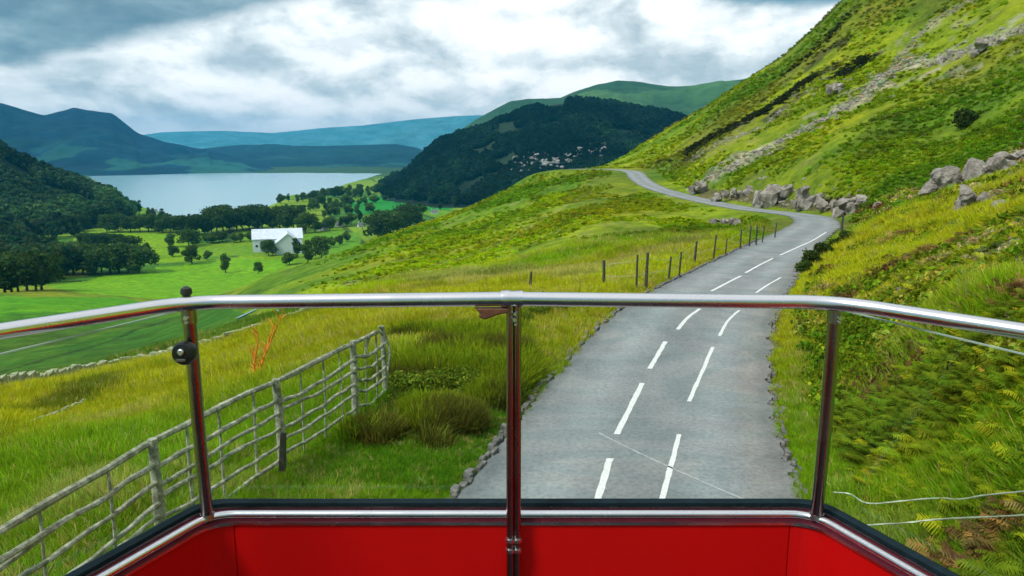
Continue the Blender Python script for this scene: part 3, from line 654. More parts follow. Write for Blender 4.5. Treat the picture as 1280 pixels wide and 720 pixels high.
# ------------------------------------------------------------------ plants and scatter
def quads(P, Nn, size, asp=1.0, rot=None):
    """one small leaf-like quad per point, facing Nn"""
    n = len(P); Nn = Nn / (np.linalg.norm(Nn, axis=1)[:, None] + 1e-9); rnd = RNG.normal(size=(n, 3)); T = np.cross(Nn, rnd); T /= np.linalg.norm(T, axis=1)[:, None] + 1e-9; Bq = np.cross(Nn, T)
    s = np.asarray(size).reshape(-1, 1) * .5; T = T * s * asp; Bq = Bq * s
    V = np.stack([P - T * .9 - Bq * .5, P + T * .2 - Bq, P + T + Bq * .4, P - T * .3 + Bq], 1).reshape(-1, 3)
    return V, np.arange(n * 4).reshape(n, 4)
def leafy(name, lobes, n, size, mat, var=.35, link=True, parent=None, shell=.55, asp=1.2):
    w_ = np.array([l[3] ** 2 for l in lobes]); w_ = w_ / w_.sum(); k = RNG.choice(len(lobes), n, p=w_); L = np.array([l[:6] for l in lobes], float)
    d = RNG.normal(size=(n, 3)); d /= np.linalg.norm(d, axis=1)[:, None]; rad = (shell + (1 - shell) * RNG.random(n) ** .5) * (1 + .14 * RNG.normal(size=n))
    P = L[k, :3] + d * rad[:, None] * L[k, 3:6]; Nn = d + .7 * RNG.normal(size=(n, 3))
    V, Fq = quads(P, Nn, size * RNG.uniform(.6, 1.4, n), asp); lobev = RNG.uniform(1 - var * .6, 1 + var * .6, len(lobes))
    c_ = (lobev[k] * RNG.uniform(1 - var, 1 + var, n))[:, None] * np.stack([1 + .2 * RNG.normal(size=n), np.ones(n), np.ones(n)], 1)
    return mesh_np(name, V, Fq, mat, False, np.repeat(np.clip(c_, .2, 2.2), 4, 0), link=link, parent=parent)
def crown_lobes(h, wdt, n=9, base=.22):
    out = [(0, 0, h * .6, wdt * .34, wdt * .34, h * .32)]
    for i in range(n):
        t = random.uniform(base + .1, .92); a = random.uniform(0, 6.283); prof = math.sin(math.pi * min(1, (t - base) / (1 - base) * .85 + .12)) ** .7
        r_ = wdt * .5 * prof * random.uniform(.35, .75); s = wdt * random.uniform(.16, .27)
        out.append((r_ * math.cos(a), r_ * math.sin(a), h * t, s, s, s * random.uniform(.6, .95)))
    return out
def trunk_mb(h, wdt, n=5):
    mb = MB(); r0 = h * .028; mb.tube([(0, 0, -.4), (0, 0, h * .12), (h * .01, 0, h * .4), (-h * .01, h * .01, h * .75)], [r0 * 1.5, r0, r0 * .7, r0 * .2], 7)
    for i in range(n):
        a = random.uniform(0, 6.28); z0 = h * random.uniform(.22, .5); L = wdt * random.uniform(.25, .4)
        mb.tube([(0, 0, z0), (math.cos(a) * L * .5, math.sin(a) * L * .5, z0 + h * .1), (math.cos(a) * L, math.sin(a) * L, z0 + h * .24)], [r0 * .5, r0 * .35, r0 * .1], 5)
    return mb
tree_protos = []
for i, (h, wd, nl, m_) in enumerate([(10, 9, 10, 'tree'), (12, 8, 11, 'tree'), (9, 11, 12, 'tree2'), (13, 6.5, 9, 'tree2'), (8, 8, 8, 'tree')]):
    cr = leafy('crown', crown_lobes(h, wd, nl, .12), 2300, .62, M[m_], link=False); tk = trunk_mb(h, wd).build('trunk', M['bark'], link=False); tree_protos.append((h, cr.data, tk.data))
def tree(p, hm, name='broadleaf_tree', label='', group=None, k=None, wide=1.0):
    h, cm, tm = tree_protos[k if k is not None else random.randrange(5)]; s = hm / h; root = empty(name, p, random.uniform(0, 6.28)); root.scale = (s * wide, s * wide, s)
    for nm, me in (('crown', cm), ('trunk', tm)):
        o = bpy.data.objects.new(nm, me); COL.objects.link(o); o.parent = root
    return tag(root, label, 'tree', group)

src_cols = {}
def sources(key, objs):
    cc = bpy.data.collections.new(key + '_sources')
    for o in objs: cc.objects.link(o)
    src_cols[key] = cc; return cc
def scatter(name, P, scl, tint, key, label, cat, tilt=.2, rot=None):
    n = len(P); me = bpy.data.meshes.new(name); me.vertices.add(n); me.vertices.foreach_set('co', np.asarray(P, np.float32).ravel())
    a = me.attributes.new('tint', 'FLOAT_COLOR', 'POINT'); t4 = np.ones((n, 4), np.float32); t4[:, :3] = tint; a.data.foreach_set('color', t4.ravel())
    a = me.attributes.new('scl', 'FLOAT_VECTOR', 'POINT'); s3 = np.asarray(scl, np.float32); s3 = np.repeat(s3[:, None], 3, 1) if s3.ndim == 1 else s3; a.data.foreach_set('vector', s3.ravel())
    r3 = np.stack([RNG.normal(0, tilt, n), RNG.normal(0, tilt, n), RNG.uniform(0, 6.283, n)], 1).astype(np.float32) if rot is None else rot
    a = me.attributes.new('rot', 'FLOAT_VECTOR', 'POINT'); a.data.foreach_set('vector', r3.astype(np.float32).ravel())
    o = bpy.data.objects.new(name, me); COL.objects.link(o)
    ng = bpy.data.node_groups.new(name + '_scatter', 'GeometryNodeTree'); ng.interface.new_socket('Geometry', in_out='INPUT', socket_type='NodeSocketGeometry'); ng.interface.new_socket('Geometry', in_out='OUTPUT', socket_type='NodeSocketGeometry')
    gi = ng.nodes.new('NodeGroupInput'); go = ng.nodes.new('NodeGroupOutput'); ip = ng.nodes.new('GeometryNodeInstanceOnPoints'); ci = ng.nodes.new('GeometryNodeCollectionInfo')
    ci.inputs['Collection'].default_value = src_cols[key]; ci.inputs['Separate Children'].default_value = True; ci.inputs['Reset Children'].default_value = True; ip.inputs['Pick Instance'].default_value = True
    def na(nm, ty):
        q = ng.nodes.new('GeometryNodeInputNamedAttribute'); q.data_type = ty; q.inputs['Name'].default_value = nm; return q.outputs['Attribute']
    ri = ng.nodes.new('FunctionNodeRandomValue'); ri.data_type = 'INT'; ri.inputs[4].default_value = 0; ri.inputs[5].default_value = 40
    L = ng.links.new; L(gi.outputs[0], ip.inputs['Points']); L(ci.outputs[0], ip.inputs['Instance']); L(ri.outputs[2], ip.inputs['Instance Index']); L(na('rot', 'FLOAT_VECTOR'), ip.inputs['Rotation']); L(na('scl', 'FLOAT_VECTOR'), ip.inputs['Scale']); L(ip.outputs[0], go.inputs[0])
    md = o.modifiers.new('scatter', 'NODES'); md.node_group = ng
    return tag(o, label, cat, kind='stuff')
def tuft(h, n, spread, wdt, lean=.35, seedh=False):
    V = []; Fq = []; Cc = []
    for i in range(n):
        a = random.uniform(0, 6.283); r_ = spread * math.sqrt(random.random()); bx, by = r_ * math.cos(a), r_ * math.sin(a); hh = h * random.uniform(.55, 1.15); ln = hh * random.uniform(.1, lean) * 1.4; la = a + random.uniform(-1, 1)
        dx, dy = math.cos(la) * ln, math.sin(la) * ln; px_, py_ = -math.sin(la + random.uniform(-1, 1)) * wdt, math.cos(la + random.uniform(-1, 1)) * wdt
        k = len(V); V += [(bx - px_, by - py_, -.03), (bx + px_, by + py_, -.03), (bx + dx * .35 + px_ * .8, by + dy * .35 + py_ * .8, hh * .6), (bx + dx * .35 - px_ * .8, by + dy * .35 - py_ * .8, hh * .6),
                       (bx + dx + px_ * .15, by + dy + py_ * .15, hh), (bx + dx - px_ * .15, by + dy - py_ * .15, hh)]
        Fq += [(k, k + 1, k + 2, k + 3), (k + 3, k + 2, k + 4, k + 5)]; v = random.uniform(.7, 1.35); Cc += [(v * random.uniform(.9, 1.25), v, v)] * 6
    return mesh_np('tuft', V, Fq, M['inst'], False, np.array(Cc), link=False)
sources('grass', [tuft(.15, 44, .14, .005, .6), tuft(.20, 36, .15, .005, .5), tuft(.11, 50, .16, .0055, .8), tuft(.19, 36, .11, .0045, .4)])
def clump(nl, n, size, flat=.6):
    lobes = [(random.uniform(-.35, .35), random.uniform(-.35, .35), random.uniform(.02, .22) * flat * 2, s, s, s * flat) for s in [random.uniform(.16, .34) for _ in range(nl)]]
    return leafy('clump', lobes, n, size, M['inst'], .4, False, shell=.5, asp=1.5)
sources('clump', [clump(5, 150, .10), clump(7, 180, .09, .5), clump(4, 130, .11, .8), clump(6, 160, .085, .4)])
def fern(nf, L0):
    V = []; Fq = []; Cc = []
    for i in range(nf):
        a = random.uniform(0, 6.283); L = L0 * random.uniform(.6, 1.1); lift = random.uniform(.35, .9); ox, oy = random.uniform(-.12, .12), random.uniform(-.12, .12); v = random.uniform(.65, 1.35); hue = random.uniform(.85, 1.25)
        for k in range(3, 17):
            t = k / 16; rad_ = L * t; zz = L * lift * (t - .55 * t * t) * 1.7; cx, cy = ox + math.cos(a) * rad_, oy + math.sin(a) * rad_; pl = L * .34 * math.sin(math.pi * min(1, (1 - t) * .75 + .12)) + .01
            for sg in (-1, 1):
                b_ = a + sg * (1.15 + random.uniform(-.15, .15)); ex, ey = cx + math.cos(b_) * pl, cy + math.sin(b_) * pl; ez = zz - pl * .25 + random.uniform(-.01, .01); wd_ = L * .026; n_ = len(V)
                V += [(cx - math.cos(a) * wd_, cy - math.sin(a) * wd_, zz), (cx + math.cos(a) * wd_, cy + math.sin(a) * wd_, zz), (ex + math.cos(a) * wd_ * .3, ey + math.sin(a) * wd_ * .3, ez), (ex - math.cos(a) * wd_ * .3, ey - math.sin(a) * wd_ * .3, ez)]
                Fq.append((n_, n_ + 1, n_ + 2, n_ + 3)); w_ = v * random.uniform(.85, 1.15); Cc += [(w_ * hue, w_, w_)] * 4
    return mesh_np('fern', V, Fq, M['inst'], False, np.array(Cc), link=False)
sources('fern', [fern(11, .5), fern(14, .42), fern(9, .6), fern(12, .48)])
sources('far_tree', [leafy('t%d' % i, crown_lobes(10, w_, 6, .05), 300, 1.5, M['inst'], .35, False) for i, w_ in enumerate((7, 9, 6, 8))])
# angular rocks
def rock_data(seed, sub=3, flat=.8, cuts=22):
    import bmesh
    bm = bmesh.new(); bmesh.ops.create_icosphere(bm, subdivisions=sub, radius=1.0); rg = np.random.default_rng(seed); V = np.array([v.co[:] for v in bm.verts]); Fq = [tuple(v.index for v in f.verts) for f in bm.faces]; bm.free()
    Dn = rg.normal(size=(cuts, 3)); Dn /= np.linalg.norm(Dn, axis=1)[:, None]; off = rg.uniform(.34, .85, cuts)
    for dn, o_ in zip(Dn, off):
        d = V @ dn; V = V - np.maximum(0, d - o_)[:, None] * dn * .96
    V *= 1 + .05 * rg.normal(size=(len(V), 1)) * .6; V[:, 2] *= flat; return V, Fq
ROCKS = [rock_data(i) for i in range(6)]; ROCKS_LO = [rock_data(20 + i, 2) for i in range(4)]
rsrc = []
for V, Fq in ROCKS_LO: mb = MB(); mb.add(V * .5, Fq); rsrc.append(mb.build('scree_rock', M['rock'], link=False))
sources('rocks', rsrc)
csrc = []
for V, Fq in ROCKS_LO: mb = MB(); mb.add(V * .5, Fq); csrc.append(mb.build('crag', M['crag'], link=False))
sources('crags', csrc)
Cg = C.reshape(A2.shape + (3,))
def gcol(x, y):
    r = np.hypot(x, y); a = np.arctan2(x, y); ia = np.clip(np.round(np.interp(a, az, np.arange(len(az)))).astype(int), 0, len(az) - 1)
    ir = np.clip(np.round(np.interp(np.log(np.maximum(r, 1.0)), lr, np.arange(len(lr)))).astype(int), 0, len(lr) - 1); return Cg[ir, ia]
def sample(n, a0, a1, r0, r1, pw=1.0):
    a = RNG.uniform(R(a0), R(a1), n); r = np.exp(RNG.uniform(math.log(r0), math.log(r1), n)); return r * np.sin(a), r * np.cos(a), r, a
def side_of_road(x, y):
    d, par = line_dist(x, y, ROAD); i = np.clip(par.astype(int), 0, len(ROAD) - 2); A_ = ROAD[i, :2]; T_ = ROAD[i + 1, :2] - A_
    return T_[:, 0] * (y - A_[:, 1]) - T_[:, 1] * (x - A_[:, 0])      # negative to the right
def vary(t, lo=.7, hi=1.35, hue=.12):
    n = len(t); return np.clip(t * RNG.uniform(lo, hi, n)[:, None] * np.stack([1 + hue * RNG.normal(size=n), np.ones(n), np.ones(n)], 1), .002, .9)
# near grass
x, y, r, a = sample(210000, -40, 40, 4.6, 52)
nr_, _ = line_dist(x, y, ROAD); keep = nr_ > 1.99 + .22 * vnoise(x * 2, y * 2, 3); keep &= ~((np.abs(x) < 1.4) & (y < 3)); keep &= line_dist(x, y, WALLP)[0] > .42; keep &= line_dist(x, y, WALLQ)[0] > .16; x, y, r, nr_ = x[keep], y[keep], r[keep], nr_[keep]
col = gcol(x, y); z = gz(x, y); n5 = fbm(x / 2.4, y / 2.4, 61, 3); sc = (.75 + .9 * np.clip(n5 + .3, 0, 1)) * (1 + r / 45) * np.where((x < 0) & (x > -3.2 + (11 - y) * -.35) & (y < 16), .62, 1.0) * np.clip(.45 + (nr_ - 2.1) * .5, .45, 1)
tt = vary(col * 1.8); st = RNG.random(len(x)) < .05 + .12 * (fbm(x / 4, y / 4, 62, 2) > .15); tt[st] = vary(np.tile([.5, .44, .16], (st.sum(), 1)))
scatter('grass', np.stack([x, y, z], 1), sc, tt, 'grass', 'yellow-green rough grass covering the verges and slopes beside the road', 'grass')
# long rough grass in the corner behind the gate
x, y, r, a = sample(60000, -13, 1, 9.5, 24); nr_, _ = line_dist(x, y, ROAD); n6 = fbm(x / 1.1, y / 1.1, 263, 3); el = np.sqrt(((x + 1.1) / 1.9) ** 2 + ((y - 14.2) / 3.4) ** 2); k = (nr_ > 2.4) & (n6 * .9 + 1.0 - el > 0.05) & (n6 > -.22); x, y, n6 = x[k], y[k], n6[k]
scatter('long_grass', np.stack([x, y, gz(x, y)], 1), RNG.uniform(.9, 1.5, len(x)) * (1 + np.clip(n6, -.3, .5)), vary(np.where((fbm(x / .9, y / .9, 264, 2) > .12)[:, None], [.12, .14, .02], [.20, .30, .012])), 'grass', 'long rough green grass growing between the gate end and the road', 'grass')
# bushy ground cover: heather, bilberry and bracken on the right bank
x, y, r, a = sample(70000, 14, 40, 6.2, 60); nr_, _ = line_dist(x, y, ROAD); n6 = fbm(x / 3.2, y / 3.2, 63, 3); n7 = fbm(x / 1.6, y / 1.6, 64, 3); keep = (nr_ > 2.9) & (n6 + .22 * sstep(2.5, 7, nr_) > .10 + .3 * RNG.random(len(x)) * sstep(25, 50, r)) & (r < 38 + 14 * n7) & (side_of_road(x, y) < 0) & ((r < 40) | (a > R(25))); x, y, r, n6, n7 = [q[keep] for q in (x, y, r, n6, n7)]
pal = np.array([[.18, .29, .012], [.28, .35, .015], [.12, .20, .012], [.26, .19, .06], [.13, .08, .035]]); sel = np.clip(((n7 + .5) * 3.2 + RNG.normal(0, .55, len(x))).astype(int), 0, 2)
fq = fbm(x / 2.0 + 9, y / 2.0, 66, 2); sel = np.where(fq > .15, 3 + (RNG.random(len(x)) < .5), sel)
scatter('bracken', np.stack([x, y, gz(x, y) - .02], 1), np.stack([(.3 + .3 * RNG.random(len(x))) * (1 + r / 50)] * 2 + [(.22 + .45 * np.clip(n7 + .4, 0, 1)) * (1 + r / 60)], 1), vary(pal[sel]), 'fern', 'mottled green and brown bracken over the bank right of the road', 'bracken')
x, y, r, a = sample(46000, 14, 40, 10, 62); nr_, _ = line_dist(x, y, ROAD); n6 = fbm(x / 2.6, y / 2.6, 163, 3); n7 = fbm(x / 1.1, y / 1.1, 164, 2); keep = (nr_ > 2.7) & (n6 > -.02 + .2 * RNG.random(len(x))) & (side_of_road(x, y) < 0) & ((r < 40) | (a > R(25))); x, y, r, n6, n7 = [q[keep] for q in (x, y, r, n6, n7)]
pal = np.array([[.13, .22, .012], [.24, .32, .015], [.36, .37, .05], [.42, .37, .17], [.15, .09, .035]]); sel = np.clip(((n7 + .45) * 3.0 + RNG.normal(0, .5, len(x))).astype(int), 0, 2); sel = np.where(fbm(x / 1.7, y / 1.7, 166, 2) > .30, 3, sel); sel = np.where(fbm(x / 2.2 + 5, y / 2.2, 167, 2) > .34, 4, sel)
scatter('bilberry', np.stack([x, y, gz(x, y) - .02], 1), np.stack([(.22 + .35 * RNG.random(len(x))) * (1 + r / 45)] * 2 + [(.22 + .4 * RNG.random(len(x))) * (1 + r / 55)], 1), vary(pal[sel]), 'clump', 'low yellow-green and straw coloured bilberry hummocks on the bank right of the road', 'ground cover')
# low clumps over the mid-distance slopes
x, y, r, a = sample(150000, -40, 40, 22, 240); nr_, _ = line_dist(x, y, ROAD); z = gz(x, y); n6 = fbm(x / 9, y / 9, 67, 3); keep = (nr_ > 2.6 + r * .012) & (z > VALLEY + 14) & (n6 > -.3 + .45 * RNG.random(len(x))) & (RNG.random(len(x)) < np.maximum(sstep(R(-17), R(2), a), sstep(60, 24, r) * (a > R(-25)))); x, y, r, z, n6 = [q[keep] for q in (x, y, r, z, n6)]
tt = vary(gcol(x, y) * np.where(RNG.random(len(x)) < .12, .8, 1.6)[:, None], .7, 1.3, .15)
scatter('hillside_clumps', np.stack([x, y, z - .02], 1), np.stack([(.25 + .4 * RNG.random(len(x))) * (.6 + r / 105)] * 2 + [(.2 + .4 * RNG.random(len(x))) * (.6 + r / 130)], 1), tt, 'clump', 'low tussocks and bilberry clumps speckling the green hillsides', 'ground cover')
# scree and stones on the mountain
def along(P, n, wd, rm=30):
    W = catmull([hit(px, py, rm) for px, py in P], 8); d = np.concatenate([[0], np.cumsum(np.linalg.norm(np.diff(W[:, :2], axis=0), axis=1))]); s = RNG.uniform(0, d[-1], n)
    return np.interp(s, d, W[:, 0]) + RNG.normal(0, wd, n), np.interp(s, d, W[:, 1]) + RNG.normal(0, wd, n), W
xs_, ys_, ss_ = [], [], []
for P, n, wd, s0, s1 in [(SC1, 620, 1.1, .25, 1.1), (SC2, 200, 1.2, .25, 1.1), ([(1120, 84), (1150, 40), (1210, 2), (1250, -15)], 190, .9, .25, .9), ([(868, 198), (915, 172), (960, 148), (1030, 96), (1052, 108)], 200, 1.4, .3, 1.0),
                          ([(870, 250), (910, 246), (960, 250), (1010, 258), (1070, 262)], 260, 1.0, .2, .8), ([(1165, 240), (1200, 224), (1240, 205), (1285, 190)], 130, .9, .15, .6), ([(1185, 262), (1215, 244), (1240, 222)], 70, .7, .15, .5),
                          ([(560, 350), (640, 344), (720, 342), (820, 322), (880, 306)], 160, 1.5, .08, .3), ([(530, 396), (580, 384), (640, 376)], 40, .3, .08, .25)]:
    a_, b_, _ = along(P, n, wd); xs_.append(a_); ys_.append(b_); ss_.append(s0 + (s1 - s0) * RNG.random(n) ** 2.2)
x, y, s = map(np.concatenate, (xs_, ys_, ss_)); nr_, _ = line_dist(x, y, ROAD); k = nr_ > 3.0; x, y, s = x[k], y[k], s[k]
scatter('scree', np.stack([x, y, gz(x, y)], 1), np.stack([s * 1.3, s, s * .9], 1), np.ones((len(x), 3)) * .3, 'rocks', 'pale grey scree strewn in diagonal bands across the mountainside', 'scree', .4)
# dark heather along the gullies
hx, hy, hs = [], [], []
for P, n, wd in [([(864, 190), (905, 164), (950, 140)], 260, 1.1), ([(950, 142), (985, 120), (1012, 100)], 160, 1.0), ([(1050, 92), (1066, 82), (1080, 72)], 120, .9), ([(940, 30), (985, 10)], 10, 1), ([(980, 96), (1030, 52), (1060, 20)], 90, 1.2)]:
    a_, b_, _ = along(P, n, wd); hx.append(a_); hy.append(b_)
x, y = np.concatenate(hx), np.concatenate(hy)
scatter('heather', np.stack([x, y, gz(x, y)], 1), RNG.uniform(.5, 1.5, len(x)), vary(np.tile([.035, .045, .018], (len(x), 1))), 'clump', 'dark heather growing in the gullies of the green mountainside', 'heather')

# rock outcrops, one object each
def outcrop(px0, px1, py0, py1, label, n=10, rmin=8, name='rock_outcrop', group=None, seed=0, lowp=None):
    rs = random.Random(seed + int(px0)); p = put((px0 + px1) / 2, py1, rmin); d = math.hypot(p[0], p[1]); m_ = d / F; W_ = (px1 - px0) * m_; H_ = (py1 - py0) * m_
    side = np.array([p[1], -p[0], 0]) / d; back = np.array([p[0], p[1], 0]) / d; mb = MB()
    for i in range(n):
        t = rs.uniform(-.5, .5); u_ = rs.random() ** 1.3; q = p + side * t * W_ * (1 - .35 * u_) + back * u_ * W_ * .35
        g = float(gz([q[0]], [q[1]])[0]); top = p[2] + H_ * (1 - abs(t) * 1.1) * rs.uniform(.55, 1.0) * (1 if i else 1)
        s = max(W_ / n * 1.25, H_ * .26) * rs.uniform(.6, 1.5); zc_ = max(g + s * .1, g + (top - g) * rs.uniform(.2, .8)); zc_ = min(zc_, max(g + s * .4, top - s * .45))
        V, Fq = rs.choice(ROCKS); ro = np.array(Matrix.Rotation(rs.uniform(0, 6.28), 3, 'Z') @ Matrix.Rotation(rs.uniform(-.5, .5), 3, 'X'))
        mb.add((V * np.array([s * rs.uniform(.8, 1.3), s, s * rs.uniform(1.0, 2.1)])) @ ro.T + np.array([q[0], q[1], zc_]), Fq)
    mb.v = [(a_ - p[0], b_ - p[1], c_ - p[2]) for a_, b_, c_ in mb.v]; o = mb.build(name, M['rock']); o.location = tuple(p); return tag(o, label, 'rock', group)
outcrop(862, 886, 222, 243, 'small pale outcrop at the foot of the scree, leftmost beside the far road', 9)
outcrop(892, 942, 229, 252, 'wide pinkish grey outcrop above the road, between the scree foot and the tallest crag', 16)
outcrop(944, 988, 224, 258, 'tallest crag with a pointed top in the rocky cutting above the road bend', 18)
outcrop(986, 1022, 234, 264, 'broad broken crag standing right of the tallest crag in the road cutting', 14)
outcrop(1020, 1046, 244, 266, 'low shadowed rock face between two crags at the road bend', 9)
outcrop(1044, 1080, 236, 268, 'pale rounded crag right above the sharp road bend, rightmost of the cutting', 14)
outcrop(1088, 1102, 252, 268, 'small rock alone in the grass just right of the road bend crags', 4, name='boulder')
outcrop(890, 925, 267, 283, 'pale flat rock pile in the green slope inside the road bend', 8)
outcrop(1160, 1216, 203, 246, 'pale outcrop at the left end of the rock ridge on the right slope', 14)
outcrop(1206, 1264, 186, 232, 'long pale outcrop in the middle of the rock ridge on the right slope', 14)
outcrop(1250, 1304, 176, 208, 'pale outcrop cut by the right edge of the photo, top of the rock ridge', 10)
outcrop(1186, 1230, 230, 268, 'grey outcrop just below the rock ridge on the right slope', 10)
outcrop(1250, 1292, 234, 264, 'rounded pale boulder low at the right edge below the rock ridge', 6)
outcrop(1034, 1056, 99, 118, 'lone pale crag high on the mountainside beside dark heather', 7)
outcrop(1114, 1152, 364, 381, 'pale flat stones in the grassy bank just above the right rail', 5)
outcrop(1172, 1196, 64, 78, 'pale crag at the left end of the highest scree band', 8)
outcrop(1222, 1254, 44, 62, 'wide pale crag high in the top right scree band', 12)
# white stones and bushes on the dark green field
for i, (px, py, s_) in enumerate([(318, 408, .5), (352, 396, .42), (358, 401, .3), (347, 403, .3), (388, 393, .45), (362, 390, .35), (372, 398, .28), (300, 412, .3), (400, 388, .3)]):
    p = put(px, py, 20); V, Fq = ROCKS[i % 6]; mb = MB(); mb.add(V * s_ * 1.4 * math.hypot(p[0], p[1]) / 45, Fq); o = mb.build('boulder', M['palerock']); o.location = tuple(p)
    tag(o, 'small pale boulder scattered on the dark green field left of the hill', 'boulder', 'pale boulders on the dark green field')
p = put(308, 393, 20); d_ = math.hypot(p[0], p[1]); V = [(p[0], p[1], 0)]; rx, ry = 13 * d_ / F, 9 * d_ / F
for q in (.5, 1.0): V += [(p[0] + q * rx * math.cos(t) * (1 + .1 * math.sin(3 * t)), p[1] + q * ry * math.sin(t), 0) for t in np.linspace(0, 2 * math.pi, 28, endpoint=False)]
V = [(a_, b_, float(gz([a_], [b_])[0]) + .12) for a_, b_, _ in V]
mb = MB(); mb.add(V, [(0, 1 + k, 1 + (k + 1) % 28) for k in range(28)] + [(1 + k, 29 + k, 29 + (k + 1) % 28, 1 + (k + 1) % 28) for k in range(28)]); tag(mb.build('pond', M['water']), kind='structure')

# low field walls
def wallrun(W, h, wd, label):
    W = np.array(W); d = np.concatenate([[0], np.cumsum(np.linalg.norm(np.diff(W[:, :2], axis=0), axis=1))]); s = 0; mb = MB()
    while s < d[-1]:
        L = wd * random.uniform(.8, 1.6); x = np.interp(s, d, W[:, 0]); y = np.interp(s, d, W[:, 1]); x2 = np.interp(s + L, d, W[:, 0]); y2 = np.interp(s + L, d, W[:, 1]); g = float(gz([x], [y])[0]); hh = h * random.uniform(.75, 1.2)
        q = np.array(Matrix.Rotation(math.atan2(y2 - y, x2 - x) + random.uniform(-.1, .1), 3, 'Z')); V = np.array([[a_, b_, c_] for c_ in (-1, 1) for b_ in (-1, 1) for a_ in (-1, 1)], float); V[4:] *= (.82, .7, 1); V += RNG.uniform(-.12, .12, V.shape)
        V = (V * np.array([L * .6, wd * .5, (hh + .3) / 2])) @ q.T + np.array([(x + x2) / 2, (y + y2) / 2, g + (hh - .3) / 2]); mb.add(V, [(0, 2, 3, 1), (4, 5, 7, 6), (0, 1, 5, 4), (2, 6, 7, 3), (0, 4, 6, 2), (1, 3, 7, 5)]); s += L * .9
    return tag(mb.build('field_wall', M['mossrock'], bevel=.01), label, 'wall')
wallrun(WALLP, .26, .30, 'long low mossy stone wall along the crest above the dark green field'); wallrun(WALLQ, .12, .12, 'short low mossy stone wall at the left edge, below the long wall')
# shrubs
sh_protos = [leafy('foliage', [(random.uniform(-.5, .5), random.uniform(-.4, .4), random.uniform(.2, .6), s, s, s * .8) for s in [random.uniform(.25, .45) for _ in range(8)]], 2600, .055, M['shrub'], .4, link=False).data for _ in range(3)]
dk_proto = leafy('foliage', [(random.uniform(-.5, .5), random.uniform(-.4, .4), random.uniform(.2, .8), s, s, s * .9) for s in [random.uniform(.3, .5) for _ in range(8)]], 1500, .12, M['dshrub'], .4, link=False).data
def shrub(px, py, s, label, group=None, data=None, rmin=5, cat='shrub', sz=1.0):
    p = put(px, py, rmin); root = empty('shrub', p, random.uniform(0, 6.28)); root.scale = (s, s, s * sz)
    o = bpy.data.objects.new('foliage', data or random.choice(sh_protos)); COL.objects.link(o); o.parent = root
    st = bpy.data.objects.new('stem', stem_me); COL.objects.link(st); st.parent = root; return tag(root, label, cat, group)
smb = MB()
for k in range(7): a_ = k * .9; smb.tube([(0, 0, -.15), (.15 * math.cos(a_), .15 * math.sin(a_), .25), (.42 * math.cos(a_), .42 * math.sin(a_), .6)], [.03, .02, .008], 5)
stem_me = smb.build('stem', M['bark'], link=False).data
for px, py, s in [(500, 512, .62), (528, 500, .75), (560, 508, .6), (585, 490, .72), (612, 478, .62), (545, 470, .7), (575, 455, .65), (605, 448, .6), (520, 460, .6), (632, 460, .45), (548, 520, .45), (592, 515, .4), (508, 485, .7), (622, 428, .5), (585, 425, .5)]:
    shrub(px + random.uniform(-5, 5), py, s * random.uniform(.5, .95), 'low leafy green shrub on the verge between the timber gate and the road', 'low shrubs behind the gate', sz=random.uniform(.7, 1.0))
for px, py, s in [(690, 395, .6), (672, 402, .5), (708, 392, .5), (655, 412, .45)]:
    shrub(px, py, s, 'small green shrub on the grass just left of the kerb, right of the centre post', 'small shrubs beside the kerb', rmin=8)
shrub(1207, 152, 1.5, 'lone dark round bush high on the open green mountainside', data=dk_proto, rmin=30, cat='bush')
for px, py, s in [(1014, 330, .55), (1028, 322, .6), (1044, 314, .5), (1058, 306, .6), (1004, 341, .45)]:
    shrub(px, py, s, 'dark low bush at the right edge of the road below the bend', 'dark bushes at the road edge', dk_proto, 12, 'bush')
# tall dead orange stalks in the field
p = put(318, 486, 8); d_ = math.hypot(p[0], p[1]); root = empty('dry_plant', p); tag(root, 'tall orange dead stalks standing in the yellow-green field behind the timber fence', 'dry plant')
for (dx, dz, wv) in [(.02, 1.0, .1), (.18, 1.35, -.05), (.52, 1.45, .2), (.75, 1.75, .1), (.35, .9, 0), (.42, 1.1, .1)]:
    k = d_ / 17; P = [((.12 + .12 * math.sin(i)) * wv + dx * (i / 5) ** 1.2 * k + .02 * math.sin(i * 2.2), .05 * i * wv, dz * k * i / 5) for i in range(6)]
    mb = MB().tube(P, [.024, .022, .02, .016, .011, .005], 6)
    for q in range(9):
        t_ = random.uniform(.3, 1) * 5; i0 = min(4, int(t_)); f_ = t_ - i0; b0 = np.array(P[i0]) * (1 - f_) + np.array(P[i0 + 1]) * f_; e = b0 + np.array([random.uniform(-.16, .16), random.uniform(-.1, .1), random.uniform(.06, .22)]); mb.tube([b0, (b0 + e) / 2 + np.array([0, 0, .02]), e], [.014, .011, .005], 4)
    o = mb.build('stalk', M['orange']); o.parent = root

